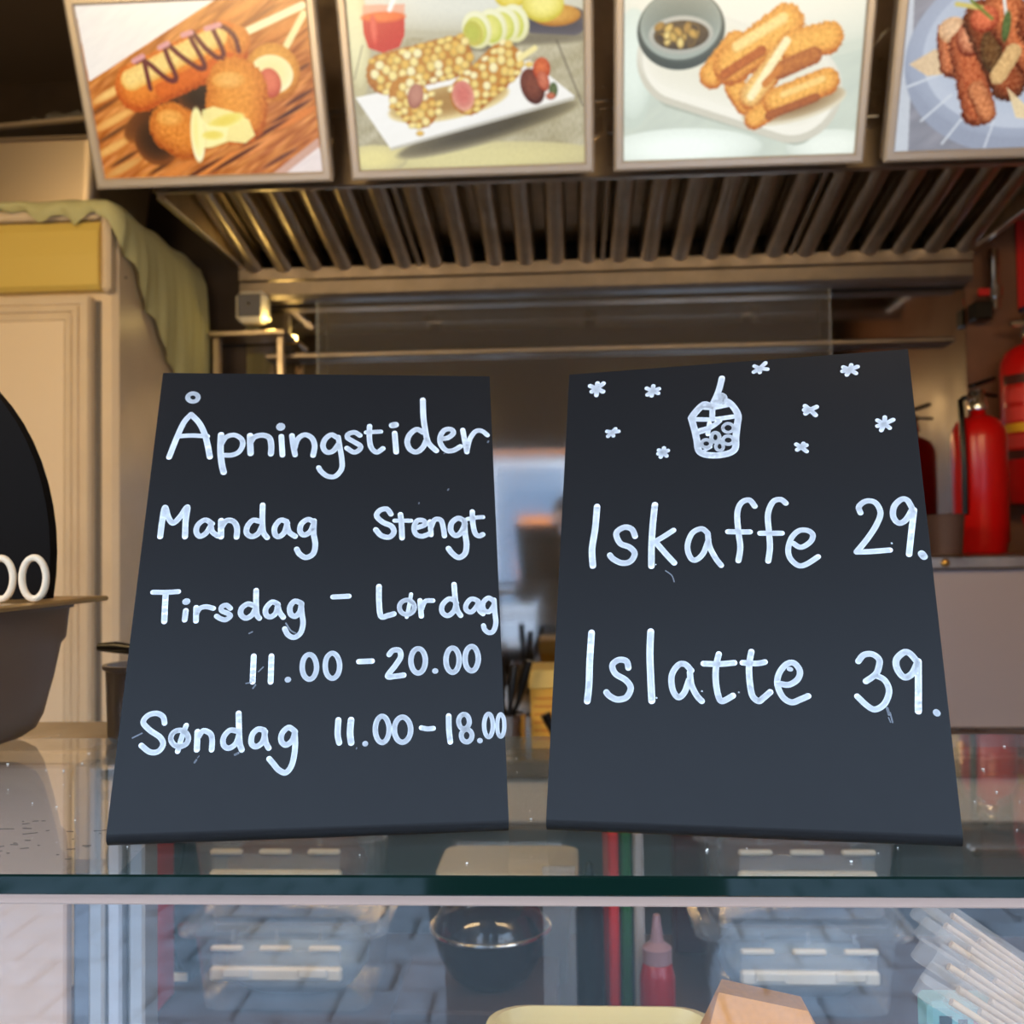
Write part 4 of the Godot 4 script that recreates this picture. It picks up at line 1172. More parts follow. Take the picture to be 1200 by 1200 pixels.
func fridge() -> void:
	var t := thing("upright_fridge", "tall cream upright fridge with a yellow header at the left", "fridge", Vector3(-1.305, 0, -2.5))
	obj("body", span(Vector3(-0.31, 0.06, -0.28), Vector3(0.31, 2.165, 0.262), 0.012), mats.cream_enamel, t)
	for s in [-1, 1]:
		obj("foot", span(Vector3(s * 0.27 - 0.02, 0, 0.19), Vector3(s * 0.27 + 0.02, 0.06, 0.23)), mats.black_plastic, t)
	var hd := start()
	prism(hd, [Vector2(0.262, 1.985), Vector2(0.290, 1.985), Vector2(0.300, 1.995), Vector2(0.303, 2.06), Vector2(0.300, 2.115), Vector2(0.292, 2.135), Vector2(0.262, 2.14)], -0.285, 0.285, Transform3D(Basis(Vector3(0, 0, 1), Vector3(0, 1, 0), Vector3(-1, 0, 0)), Vector3.ZERO))
	obj("header_panel", hd, mats.yellow_header, t, "glossy yellow header panel")
	for s in [-1, 1]:
		obj("header_cheek", span(Vector3(s * 0.286, 1.98, 0.255), Vector3(s * 0.308, 2.165, 0.296), 0.008), mats.cream_enamel, t)
	obj("header_trim", span(Vector3(-0.285, 2.142, 0.258), Vector3(0.285, 2.166, 0.298), 0.006), mats.cream_enamel, t)
	var d := obj("door", span(Vector3(-0.30, 0.12, 0.266), Vector3(0.265, 1.972, 0.298), 0.004), mats.cream_enamel, t)
	obj("gasket", span(Vector3(-0.292, 0.13, 0.258), Vector3(0.275, 1.966, 0.268)), mats.gasket_grey, d)
	# stepped beads round the door panel
	var rings := [[0.0, 0.018, 0.0], [0.018, 0.022, -0.006], [0.022, 0.034, 0.002], [0.034, 0.038, -0.006], [0.038, 0.052, 0.0]]
	for r in rings:
		var st := start()
		var z: float = 0.299 + r[2]
		var x0 := -0.30
		var x1 := 0.263
		var y0 := 0.122
		var y1 := 1.970
		for k in 4:
			var a: float = r[0]
			var b: float = r[1]
			if k == 0: box(st, Vector3((x0 + x1) / 2, y1 - (a + b) / 2, z), Vector3(x1 - x0 - 2 * a, b - a, 0.008), 0.001)
			elif k == 1: box(st, Vector3((x0 + x1) / 2, y0 + (a + b) / 2, z), Vector3(x1 - x0 - 2 * a, b - a, 0.008), 0.001)
			elif k == 2: box(st, Vector3(x0 + (a + b) / 2, (y0 + y1) / 2, z), Vector3(b - a, y1 - y0 - 2 * b, 0.008), 0.001)
			else: box(st, Vector3(x1 - (a + b) / 2, (y0 + y1) / 2, z), Vector3(b - a, y1 - y0 - 2 * b, 0.008), 0.001)
		obj("frame_bead", st, mats.cream_enamel, d)
	obj("door_panel", span(Vector3(-0.245, 0.178, 0.297), Vector3(0.209, 1.916, 0.301)), mats.white_panel, d)
	obj("rivet", block(Vector3(0.006, 0.006, 0.006), 0.002, Vector3(0.311, 2.03, 0.22)), mats.chrome, t)

func fridge_cloth() -> void:
	var path := []   # (x, z, drop, inward)
	for i in 41:
		path.append([lerpf(-1.61, -0.992, i / 40.0), -2.196, 0.030 + 0.014 * sin(i * 0.45) + 0.008 * sin(i * 1.3) + (0.020 if i > 34 else 0.0), Vector3(0, 0, -1)])
	for i in range(1, 33):
		var f := i / 32.0
		path.append([-0.989, lerpf(-2.196, -2.755, f), lerpf(0.06, 0.39, clampf(f * 1.35, 0, 1)) + 0.012 * sin(i * 0.9), Vector3(-1, 0, 0)])
	var rows := []
	for j in path.size():
		var p: Array = path[j]
		var inward: Vector3 = p[3]
		var row := []
		for k in 11:
			var v := k / 10.0
			if k < 3:
				row.append(Vector3(p[0], 2.172 + 0.004 * k + 0.004 * sin(j * 0.6), p[1]) + inward * (0.10 * (2 - k) / 2.0 + 0.004))
			else:
				var w := (k - 2) / 8.0
				var rip := 0.006 * sin(j * 0.8 + w * 2.0) + 0.004 * sin(j * 1.9 - w * 3.0)
				row.append(Vector3(p[0], 2.180 - p[2] * w, p[1]) - inward * (0.010 + rip * w + 0.010 * sin(w * PI)))
		rows.append(row)
	var st := start()
	st.set_smooth_group(0)
	for j in range(rows.size() - 1):
		for k in 10:
			quad(st, rows[j][k], rows[j][k + 1], rows[j + 1][k + 1], rows[j + 1][k])
	tag(obj("draped_cloth", st, mats.yellow_green_cloth), "pale yellow-green cloth draped over the top of the fridge", "cloth")

func fridge_top() -> void:
	var t := thing("steel_food_pan", "deep stainless food pan standing on top of the fridge", "pan", Vector3(-1.33, 2.19, -2.45))
	var st := start()
	loft(st, [[0.255, 0.150, 0.03, 0.0], [0.27, 0.165, 0.035, 0.165], [0.285, 0.180, 0.04, 0.167], [0.286, 0.181, 0.04, 0.158]], 1)
	loft(st, [[0.253, 0.148, 0.03, 0.004], [0.268, 0.163, 0.035, 0.165]], 1)
	obj("pan_body", st, mats.dull_steel, t)
	var l := thing("steel_pan_lid", "flat steel lid lying tilted on the food pan", "lid", Vector3(-1.33, 2.358, -2.45))
	l.rotation.z = 0.05
	st = start()
	loft(st, [[0.28, 0.175, 0.03, 0.018], [0.285, 0.18, 0.03, 0.022], [0.285, 0.18, 0.03, 0.03], [0.24, 0.14, 0.02, 0.034]], 3)
	obj("lid_plate", st, mats.dull_steel, l)
	obj("lid_handle", span(Vector3(-0.05, 0.034, -0.008), Vector3(0.05, 0.05, 0.008), 0.004), mats.chrome, l)
	# crumpled bag
	st = start()
	st.set_smooth_group(0)
	var n := FastNoiseLite.new()
	n.seed = 4
	n.frequency = 9.0
	var g := []
	for i in 17:
		var row := []
		for k in 25:
			var a := TAU * k / 24.0
			var e := PI * (i / 16.0 - 0.5)
			var d := Vector3(cos(e) * cos(a), sin(e), cos(e) * sin(a))
			var rr := 1.0 + n.get_noise_3dv(d * 0.25) * 0.5
			row.append(Vector3(d.x * 0.12, d.y * 0.028 + 0.03, d.z * 0.08) * rr)
		row[24] = row[0]
		g.append(row)
	for i in 16:
		for k in 24:
			quad(st, g[i][k], g[i + 1][k], g[i + 1][k + 1], g[i][k + 1])
	var bag := obj("plastic_bag", st, mats.bag_film)
	bag.position = Vector3(-1.18, 2.41, -2.45)
	tag(bag, "crumpled clear plastic bag on the pan lid above the fridge", "bag")

# ---------------------------------------------------------------- on the glass shelf
func shelf_and_front() -> void:
	var t := thing("glass_shelf", "thick clear glass shelf carrying the two chalkboard signs", "glass shelf", Vector3(0, 1.24, -0.67))
	obj("glass_plate", span(Vector3(-1.15, 0, -0.18), Vector3(1.15, 0.01, 0.1785)), mats.shelf_glass, t)
	obj("polished_edge", span(Vector3(-1.15, 0.0003, 0.1786), Vector3(1.15, 0.0097, 0.1808), 0.0008), mats.glass_edge, t, "dark green polished front edge")
	var p := thing("display_front_glass", "upright clear glass front of the display counter below the shelf", "glass pane", Vector3(0, 0.95, -0.512))
	obj("pane", span(Vector3(-1.15, 0, -0.003), Vector3(1.15, 0.2799, 0.003)), mats.clear_pane, p)
	obj("seal_strip", span(Vector3(-1.15, 0.2800, -0.004), Vector3(1.15, 0.2896, 0.006), 0.001), mats.seal, p)
	# crumbs
	var st := start()
	for i in 120:
		var x := rng.randf_range(-0.42, 0.36)
		var z := rng.randf_range(-0.80, -0.495)
		var s := rng.randf_range(0.0004, 0.0012)
		box(st, Vector3(x, 1.2503 + s * 0.3, z), Vector3(s, s * 0.6, s * rng.randf_range(0.6, 1.4)), 0.0, Basis(Vector3.UP, rng.randf() * 3.0))
	tag(obj("crumbs", st, mats.speck), "tiny white specks and crumbs scattered on the glass shelf", "crumbs", "", "stuff")
	st = start()
	for i in 46:
		var x := rng.randf_range(-0.33, -0.235)
		var z := rng.randf_range(-0.60, -0.51)
		box(st, Vector3(x, 1.2502, z), Vector3(rng.randf_range(0.001, 0.008), 0.0002, 0.0004), 0.0, Basis(Vector3.UP, rng.randf_range(-0.2, 0.5)))
	tag(obj("scratches", st, mats.scratch), "short dark scratches on the left end of the glass shelf", "scratches", "", "stuff")

func left_bin() -> void:
	var t := thing("plastic_bin", "dark brown-grey plastic bin with rounded base at the left edge", "bin", Vector3(-0.578, 1.25, -0.80))
	var st := start()
	loft(st, [[0.112, 0.058, 0.03, 0.0], [0.122, 0.068, 0.03, 0.0025], [0.130, 0.075, 0.03, 0.009], [0.1345, 0.079, 0.03, 0.020], [0.1405, 0.083, 0.028, 0.050], [0.1445, 0.086, 0.026, 0.078], [0.1475, 0.089, 0.026, 0.083], [0.150, 0.091, 0.026, 0.112]], 3, false)
	obj("bin_body", st, mats.dark_bin_plastic, t)
	obj("rim", st_ring(0.1525, 0.0935, 0.027, 0.108, 0.1118), mats.dark_bin_plastic, t)
	var g := obj("gold_tray", span(Vector3(-0.18, 0, -0.095), Vector3(0.18, 0.0045, 0.092), 0.0015), mats.gold_tray)
	g.position = Vector3(-0.585, 1.3622, -0.80)
	tag(g, "thin gold-toned flat tray lying on the dark plastic bin", "tray")
	var b := thing("arched_black_board", "black arched board standing on the gold tray at the left edge", "board", Vector3(-0.553, 1.3668, -0.83))
	st = start()
	var arc := []
	for i in 33:
		var a := lerpf(-0.22, PI + 0.22, i / 32.0)
		arc.append(Vector2(cos(a) * 0.131, 0.038 + sin(a) * 0.172))
	prism(st, arc, -0.006, 0.006)
	obj("board_face", st, mats.black_board, b)
	for x in [-0.4095, -0.4355]:
		var o := start()
		var ring := []
		for i in 28:
			var a := TAU * i / 28.0
			ring.append(Vector3(cos(a) * 0.0095, 0.0184 + sin(a) * 0.0157, 0))
		tube(o, ring, 0.0027, 10, true)
		var m := obj("wooden_letter", o, mats.pale_wood)
		m.position = Vector3(x, 1.3668, -0.775)
		tag(m, "pale wooden letter O standing on the gold tray, " + ("right one of the two" if x > -0.42 else "cut by the left picture edge"), "letter", "wooden letters on the gold tray")
	var c := thing("steel_cup", "small steel cup with a dark handle behind the left sign", "cup", Vector3(-0.415, 1.222, -1.0))
	st = start()
	lathe(st, [Vector2(0, 0), Vector2(0.032, 0), Vector2(0.036, 0.005), Vector2(0.038, 0.068), Vector2(0.041, 0.070), Vector2(0.041, 0.074), Vector2(0.037, 0.074), Vector2(0.035, 0.006), Vector2(0, 0.004)], 28, Vector3.ZERO, Basis(), true)
	obj("cup_body", st, mats.aluminium, c)
	st = start()
	tube(st, [Vector3(-0.048, 0.090, 0.0), Vector3(-0.03, 0.090, 0.002), Vector3(0.0, 0.086, 0.004), Vector3(0.03, 0.078, 0.0), Vector3(0.03, 0.03, 0.0)], [0.004, 0.006, 0.005, 0.003, 0.003], 8)
	obj("spoon", st, mats.black_plastic, c)
	var lg := thing("steel_ledge", "narrow steel ledge just behind the glass shelf", "ledge", Vector3(-0.55, 1.0, -1.0))
	obj("ledge_top", span(Vector3(-0.40, 0.206, -0.11), Vector3(0.30, 0.222, 0.11), 0.002), mats.brushed_steel, lg)
	for x in [-0.36, 0.06]:
		obj("ledge_leg", span(Vector3(x - 0.012, -1.0, -0.09), Vector3(x + 0.012, 0.206, -0.066), 0.002), mats.aluminium, lg)

func st_ring(hx: float, hz: float, r: float, y0: float, y1: float) -> SurfaceTool:
	var st := start()
	loft(st, [[hx - 0.006, hz - 0.006, r - 0.006, y0], [hx, hz, r, y0], [hx, hz, r, y1], [hx - 0.006, hz - 0.006, r - 0.006, y1]], 0)
	return st

# ---------------------------------------------------------------- the back of the kiosk
func extinguisher(at: Vector3, label: String, body: Material, s: float, lit: bool, turn := 0.0) -> void:
	var t := thing("fire_extinguisher", label, "fire extinguisher", at, turn, "fire extinguishers")
	var st := start()
	lathe(st, [Vector2(0, 0), Vector2(0.066 * s, 0), Vector2(0.072 * s, 0.006 * s), Vector2(0.074 * s, 0.03 * s), Vector2(0.080 * s, 0.036 * s), Vector2(0.080 * s, 0.35 * s), Vector2(0.077 * s, 0.375 * s), Vector2(0.064 * s, 0.402 * s), Vector2(0.040 * s, 0.418 * s), Vector2(0.022 * s, 0.424 * s), Vector2(0.02 * s, 0.445 * s), Vector2(0, 0.445 * s)], 40)
	obj("cylinder", st, body, t)
	st = start()
	lathe(st, [Vector2(0.026 * s, 0.440 * s), Vector2(0.028 * s, 0.450 * s), Vector2(0.022 * s, 0.470 * s), Vector2(0.022 * s, 0.50 * s), Vector2(0, 0.505 * s)], 20)
	box(st, Vector3(-0.03 * s, 0.475 * s, 0), Vector3(0.05, 0.016, 0.016) * s, 0.003)
	obj("valve", st, mats.chrome, t)
	st = start()
	box(st, Vector3(0.02 * s, 0.525 * s, 0), Vector3(0.10, 0.014, 0.026) * s, 0.004, Basis(Vector3.BACK, 0.30))
	box(st, Vector3(0.03 * s, 0.490 * s, 0), Vector3(0.09, 0.010, 0.022) * s, 0.003, Basis(Vector3.BACK, -0.1))
	obj("handle", st, mats.navy if lit else mats.black_plastic, t)
	st = start()
	tube(st, [Vector3(-0.05, 0.475, 0) * s, Vector3(-0.085, 0.46, 0.02) * s, Vector3(-0.10, 0.40, 0.04) * s, Vector3(-0.095, 0.25, 0.04) * s, Vector3(-0.088, 0.12, 0.03) * s] if not lit else [Vector3(0.05, 0.475, -0.02) * s, Vector3(0.085, 0.46, 0.0) * s, Vector3(0.10, 0.40, 0.02) * s, Vector3(0.095, 0.2, 0.02) * s], 0.009 * s, 10)
	obj("hose", st, mats.black_plastic, t)
	if lit:
		# printed label wrapped on the front of the cylinder
		var rows := [[0.31, 0.335, mats.dark_red], [0.262, 0.30, mats.label_red], [0.215, 0.25, mats.label_red], [0.185, 0.208, mats.label_yellow], [0.145, 0.178, mats.label_red], [0.115, 0.138, mats.dark_red]]
		for r in rows:
			st = start()
			st.set_smooth_group(0)
			for k in 12:
				var a := deg_to_rad(-172.0 + k * 5.0)
				var b := deg_to_rad(-172.0 + (k + 1) * 5.0)
				var q := 0.0808 * s
				quad(st, Vector3(cos(a) * q, r[0] * s, -sin(a) * q), Vector3(cos(b) * q, r[0] * s, -sin(b) * q), Vector3(cos(b) * q, r[1] * s, -sin(b) * q), Vector3(cos(a) * q, r[1] * s, -sin(a) * q))
			obj("label_band", st, r[2], t)
		st = start()
		st.set_smooth_group(0)
		for k in 10:
			var a := deg_to_rad(-108.0 + k * 5.0)
			var b := deg_to_rad(-108.0 + (k + 1) * 5.0)
			var q := 0.0808 * s
			quad(st, Vector3(cos(a) * q, 0.1 * s, -sin(a) * q), Vector3(cos(b) * q, 0.1 * s, -sin(b) * q), Vector3(cos(b) * q, 0.34 * s, -sin(b) * q), Vector3(cos(a) * q, 0.34 * s, -sin(a) * q))
		obj("label_panel", st, mats.label_white, t)
		obj("wall_bracket", span(Vector3(-0.03, 0.30 * s, -0.11), Vector3(0.03, 0.34 * s, -0.075), 0.002), mats.black_plastic, t)

func back_wall_things() -> void:
	var sp := obj("steel_splashback", span(Vector3(-0.985, 0.0, -0.006), Vector3(0.985, 1.13, 0.006), 0.001), mats.polished_steel)
	sp.position = Vector3(0.09, 0.955, -2.852)
	tag(sp, "reflective stainless splashback sheet on the back wall under the hood", "splashback")
	var ac := thing("clear_splash_screen", "clear acrylic screen hanging under the hood behind the signs", "screen", Vector3(0.01, 1.20, -2.785))
	obj("clear_panel", span(Vector3(-0.688, 0, -0.002), Vector3(0.69, 0.886, 0.002)), mats.clear_sheet, ac)
	for x in [-0.688, 0.69]:
		obj("polished_edge", span(Vector3(x - 0.003, 0, -0.003), Vector3(x + 0.003, 0.886, 0.003)), mats.clear_plastic, ac)
	# a steel shelf strip across the wall
	var r := thing("wall_rail", "long steel rail across the back wall below the hood", "rail", Vector3(0.1, 1.935, -2.846))
	obj("rail_bar", span(Vector3(-0.93, 0, 0), Vector3(0.93, 0.016, 0.045), 0.004), mats.gutter_steel, r)
	# sensor with a little lamp
	var d := thing("ceiling_sensor_box", "small white box with dark square face under the hood corner", "device", Vector3(-0.842, 2.02, -2.74))
	obj("casing", span(Vector3(-0.042, 0, -0.03), Vector3(0.042, 0.085, 0.03), 0.014), mats.white_plastic, d)
	obj("dark_face", span(Vector3(-0.032, 0.014, 0.028), Vector3(0.030, 0.074, 0.033), 0.006), mats.mid_grey, d)
	obj("lens", span(Vector3(-0.006, 0.044, 0.032), Vector3(0.002, 0.052, 0.036), 0.002), mats.chrome, d)
	var glow := StandardMaterial3D.new()
	glow.resource_name = "lamp_glow"
	glow.emission_enabled = true
	glow.emission = Color(1.0, 0.86, 0.45)
	glow.emission_energy_multiplier = 4.0
	var st := start()
	lathe(st, [Vector2(0, -0.006), Vector2(0.006, -0.003), Vector2(0.006, 0.003), Vector2(0, 0.006)], 14, Vector3(0.048, 0.006, 0.02))
	obj("lamp_lens", st, glow, d, "tiny warm glowing lamp")
	var l := OmniLight3D.new()
	l.name = "sensor_lamp"
	l.light_color = Color(1.0, 0.85, 0.5)
	l.light_energy = 0.006
	l.light_size = 0.006
	l.omni_range = 5.0
	l.shadow_enabled = true
	l.position = Vector3(0.048, 0.006, 0.02)
	d.add_child(l)
	var sh := thing("corner_shelf_frame", "thin steel shelf frame on the wall beside the fridge", "shelf", Vector3(-0.90, 0.955, -2.75))
	obj("shelf_plate", span(Vector3(-0.06, 1.03, -0.08), Vector3(0.15, 1.045, 0.03), 0.003), mats.hood_steel, sh)
	obj("shelf_post", span(Vector3(-0.055, 0.0, -0.01), Vector3(-0.035, 1.03, 0.01), 0.003), mats.hood_steel, sh)
	obj("shelf_post", span(Vector3(0.12, 0.0, -0.01), Vector3(0.14, 1.03, 0.01), 0.003), mats.hood_steel, sh)
	# pipe and valve at the right end of the hood
	var v := thing("gas_valve", "small chrome valve with a red tap under the right end of the hood", "valve", Vector3(1.135, 2.02, -2.80))
	st = start()
	tube(st, [Vector3(0, 0.0, 0), Vector3(0, 0.16, 0)], 0.014, 14)
	lathe(st, [Vector2(0, 0.03), Vector2(0.02, 0.03), Vector2(0.02, 0.06), Vector2(0, 0.06)], 14, Vector3.ZERO, Basis(), true)
	obj("pipe", st, mats.chrome, v)
	obj("tap", span(Vector3(-0.045, 0.035, 0.0), Vector3(-0.015, 0.055, 0.012), 0.003), mats.red_board, v)
	obj("clamp", span(Vector3(-0.06, -0.03, -0.03), Vector3(-0.012, 0.02, 0.02), 0.004), mats.black_plastic, v)
	extinguisher(Vector3(1.198, 1.50, -2.735), "bright red fire extinguisher with printed label at the right edge", mats.extinguisher_red, 0.98, true)
	extinguisher(Vector3(1.005, 1.376, -2.60), "red extinguisher with a hose standing on the steel appliance beside the right sign", mats.extinguisher_red, 0.80, false, 0.4)
	var rp := obj("red_sign", span(Vector3(-0.06, 0, 0), Vector3(0.06, 0.24, 0.004), 0.001), mats.red_board)
	rp.position = Vector3(1.275, 2.03, -2.85)
	tag(rp, "plain red sign on the wall above the bright red extinguisher", "sign")
	# worktop and cupboards
	var w := obj("steel_worktop", span(Vector3(-1.10, 0, -0.30), Vector3(1.10, 0.035, 0.30), 0.004), mats.brushed_steel)
	w.position = Vector3(0.13, 0.915, -2.545)
	tag(w, "long stainless worktop along the back wall", "worktop")
	for i in 4:
		var c := thing("undercounter_fridge", ["steel undercounter cupboard below the worktop next to the fridge", "steel undercounter cupboard seen in the gap between the two signs", "steel undercounter cupboard behind the right sign", "steel undercounter cupboard at the right end of the worktop"][i], "cupboard", Vector3(-0.695 + i * 0.55, 0, -2.55), 0.0, "cupboards under the worktop")
		obj("carcass", span(Vector3(-0.272, 0.06, -0.27), Vector3(0.272, 0.914, 0.25), 0.003), mats.brushed_steel, c)
		var dd := obj("door", span(Vector3(-0.266, 0.10, 0.251), Vector3(0.266, 0.80, 0.275), 0.004), mats.aluminium, c)
		obj("handle", span(Vector3(-0.12, 0.74, 0.276), Vector3(0.12, 0.76, 0.295), 0.004), mats.chrome, dd)
		obj("control_strip", span(Vector3(-0.266, 0.81, 0.251), Vector3(0.266, 0.905, 0.272), 0.003), mats.white_plastic, c)
	# steel appliance at right
	var a := thing("steel_appliance", "boxy stainless appliance with two rails standing right of the signs", "appliance", Vector3(0.95, 0.95, -2.48))
	obj("casing", span(Vector3(-0.28, 0.02, -0.20), Vector3(0.28, 0.405, 0.165), 0.004), mats.polished_steel, a)
	obj("front_panel", span(Vector3(-0.275, 0.055, 0.166), Vector3(0.275, 0.395, 0.172), 0.001), mats.appliance_grey, a)
	obj("top_rail", span(Vector3(-0.285, 0.396, -0.21), Vector3(0.285, 0.425, 0.195), 0.004), mats.brushed_steel, a)
	obj("bottom_rail", span(Vector3(-0.285, 0.0, 0.165), Vector3(0.285, 0.05, 0.198), 0.004), mats.brushed_steel, a)
	for p in [Vector3(-0.145, 0.41, 0.196), Vector3(-0.125, 0.022, 0.199), Vector3(0.2, 0.41, 0.196), Vector3(0.2, 0.022, 0.199)]:
		st = start()
		lathe(st, [Vector2(0.009, 0), Vector2(0.009, 0.003), Vector2(0.006, 0.006), Vector2(0, 0.006)], 14, p, Basis(Vector3.RIGHT, PI / 2))
		obj("brass_screw", st, mats.brass, a)
	var tr := thing("steel_tray", "ribbed steel tray on top of the appliance at the right edge", "tray", Vector3(1.12, 1.376, -2.38))
	st = start()
	loft(st, [[0.075, 0.05, 0.01, 0.0], [0.09, 0.06, 0.012, 0.085], [0.096, 0.066, 0.014, 0.087]], 1)
	obj("tray_body", st, mats.polished_steel, tr)
	for k in 6:
		obj("rib", block(Vector3(0.006, 0.07, 0.006), 0.002, Vector3(-0.065 + 0.026 * k, 0.043, 0.058), Basis(Vector3.RIGHT, 0.12)), mats.aluminium, tr)
	var cu := start()
	lathe(cu, [Vector2(0, 0), Vector2(0.035, 0), Vector2(0.042, 0.09), Vector2(0.044, 0.092), Vector2(0.040, 0.09), Vector2(0.033, 0.004), Vector2(0, 0.004)], 24, Vector3.ZERO, Basis(), true)
	var cup := obj("card_cup", cu, mats.brown_board)
	cup.position = Vector3(0.855, 1.376, -2.42)
	tag(cup, "plain brown paper cup on the appliance beside the right sign", "cup")

func worktop_things() -> void:
	var p := thing("utensil_pot", "steel utensil pot on the worktop seen between the two signs", "pot", Vector3(-0.15, 0.95, -2.33))
	var st := start()
	lathe(st, [Vector2(0, 0), Vector2(0.042, 0), Vector2(0.045, 0.004), Vector2(0.045, 0.085), Vector2(0.047, 0.088), Vector2(0.043, 0.088), Vector2(0.042, 0.005), Vector2(0, 0.005)], 28, Vector3.ZERO, Basis(), true)
	obj("pot_body", st, mats.brushed_steel, p)
	var tips := [[Vector3(0.055, 0.205, 0.01), "black-handled utensil leaning right in the steel pot"], [Vector3(-0.01, 0.215, 0.0), "black utensil standing nearly upright in the steel pot"], [Vector3(0.020, 0.19, -0.02), "short dark utensil at the back of the steel pot"]]
	for k in 3:
		var tip: Vector3 = tips[k][0]
		st = start()
		tube(st, [Vector3(-tip.x * 0.4, 0.01, 0), tip * 0.55, tip * 0.75, tip], [0.005, 0.006, 0.011, 0.009], 8)
		var o := obj("kitchen_utensil", st, mats.black_plastic)
		o.position = Vector3(-0.15, 0.95, -2.33)
		tag(o, tips[k][1], "utensil", "utensils in the steel pot")
	var b := thing("yellow_box", "yellow cardboard box with printed lines on the worktop between the signs", "box", Vector3(-0.02, 0.95, -2.45))
	obj("carton", span(Vector3(-0.075, 0, -0.08), Vector3(0.14, 0.135, 0.08), 0.002), mats.yellow_card, b)
	obj("lid_flap", span(Vector3(-0.078, 0.136, -0.083), Vector3(0.143, 0.178, 0.083), 0.002), mats.yellow_card_pale, b)
	for k in 6:
		obj("printed_line", span(Vector3(-0.068, 0.022 + k * 0.018, 0.0802), Vector3(0.05 - 0.02 * (k % 3), 0.026 + k * 0.018, 0.0807)), mats.kraft_card, b)
	st = start()
	tube(st, [Vector3(0, 0, 0), Vector3(-0.012, 0.05, 0), Vector3(-0.028, 0.085, 0)], [0.006, 0.009, 0.012], 8)
	var s := obj("dark_spoon", st, mats.black_plastic)
	s.position = Vector3(-0.032, 0.955, -2.30)
	tag(s, "dark spoon leaning in front of the yellow box", "spoon")

# ---------------------------------------------------------------- a person, as joints with radii joined smoothly
# bones: [from, to, radius, radius]; meshed as surface nets on a grid
func flesh(st: SurfaceTool, bones: Array, cell: float, soft: float) -> void:
	var lo := Vector3.ONE * 99.0
	var hi := Vector3.ONE * -99.0
	for b in bones:
		var m: float = maxf(b[2], b[3]) + cell * 3.0
		lo = lo.min(b[0].min(b[1]) - Vector3.ONE * m)
		hi = hi.max(b[0].max(b[1]) + Vector3.ONE * m)
	var n := Vector3i(((hi - lo) / cell).ceil()) + Vector3i.ONE
	var sx := n.x
	var sxy := n.x * n.y
	var f := PackedFloat32Array()
	f.resize(n.x * n.y * n.z)
	f.fill(1.0)
	for b in bones:
		var A: Vector3 = b[0]
		var D: Vector3 = b[1] - A
		var dd := maxf(D.length_squared(), 1e-9)
		var m: float = maxf(b[2], b[3]) + maxf(cell * 2.5, soft)
		var i0 := Vector3i(((A.min(b[1]) - Vector3.ONE * m - lo) / cell).floor()).clamp(Vector3i.ZERO, n - Vector3i.ONE)
		var i1 := Vector3i(((A.max(b[1]) + Vector3.ONE * m - lo) / cell).ceil()).clamp(Vector3i.ZERO, n - Vector3i.ONE)
		for z in range(i0.z, i1.z + 1):
			for y in range(i0.y, i1.y + 1):
				for x in range(i0.x, i1.x + 1):
					var p := lo + Vector3(x, y, z) * cell - A
					var t := clampf(p.dot(D) / dd, 0.0, 1.0)
					var d: float = (p - D * t).length() - lerpf(b[2], b[3], t)
					var at := x + y * sx + z * sxy
					var o := f[at]
					var h := maxf(soft - absf(o - d), 0.0) / soft
					f[at] = minf(o, d) - h * h * soft * 0.25
	var made := {}
	var corner := [0, 1, sx, sx + 1, sxy, sxy + 1, sxy + sx, sxy + sx + 1]
	var edges := [[0, 1], [2, 3], [4, 5], [6, 7], [0, 2], [1, 3], [4, 6], [5, 7], [0, 4], [1, 5], [2, 6], [3, 7]]
	for z in n.z - 1:
		for y in n.y - 1:
			for x in n.x - 1:
				var at := x + y * sx + z * sxy
				var inside := 0
				for c in corner:
					if f[at + c] < 0.0:
						inside += 1
				if inside == 0 or inside == 8:
					continue
				var sum := Vector3.ZERO
				var cnt := 0
				for e in edges:
					var a := f[at + corner[e[0]]]
					var b := f[at + corner[e[1]]]
					if (a < 0.0) != (b < 0.0):
						var t := a / (a - b)
						var pa := Vector3(e[0] & 1, (e[0] >> 1) & 1, e[0] >> 2)
						var pb := Vector3(e[1] & 1, (e[1] >> 1) & 1, e[1] >> 2)
						sum += pa.lerp(pb, t)
						cnt += 1
				made[at] = lo + (Vector3(x, y, z) + sum / cnt) * cell
	st.set_smooth_group(0)
	var steps := [1, sx, sxy]
	for at in made:
		for ax in 3:
			var u: int = steps[(ax + 1) % 3]
			var v: int = steps[(ax + 2) % 3]
			var a := f[at] < 0.0
			var b := f[at + steps[ax]] < 0.0
			if a == b or not (made.has(at - u) and made.has(at - v) and made.has(at - u - v)):
				continue
			if a:
				quad(st, made[at], made[at - u], made[at - u - v], made[at - v])
			else:
				quad(st, made[at], made[at - v], made[at - u - v], made[at - u])
	st.set_smooth_group(-1)

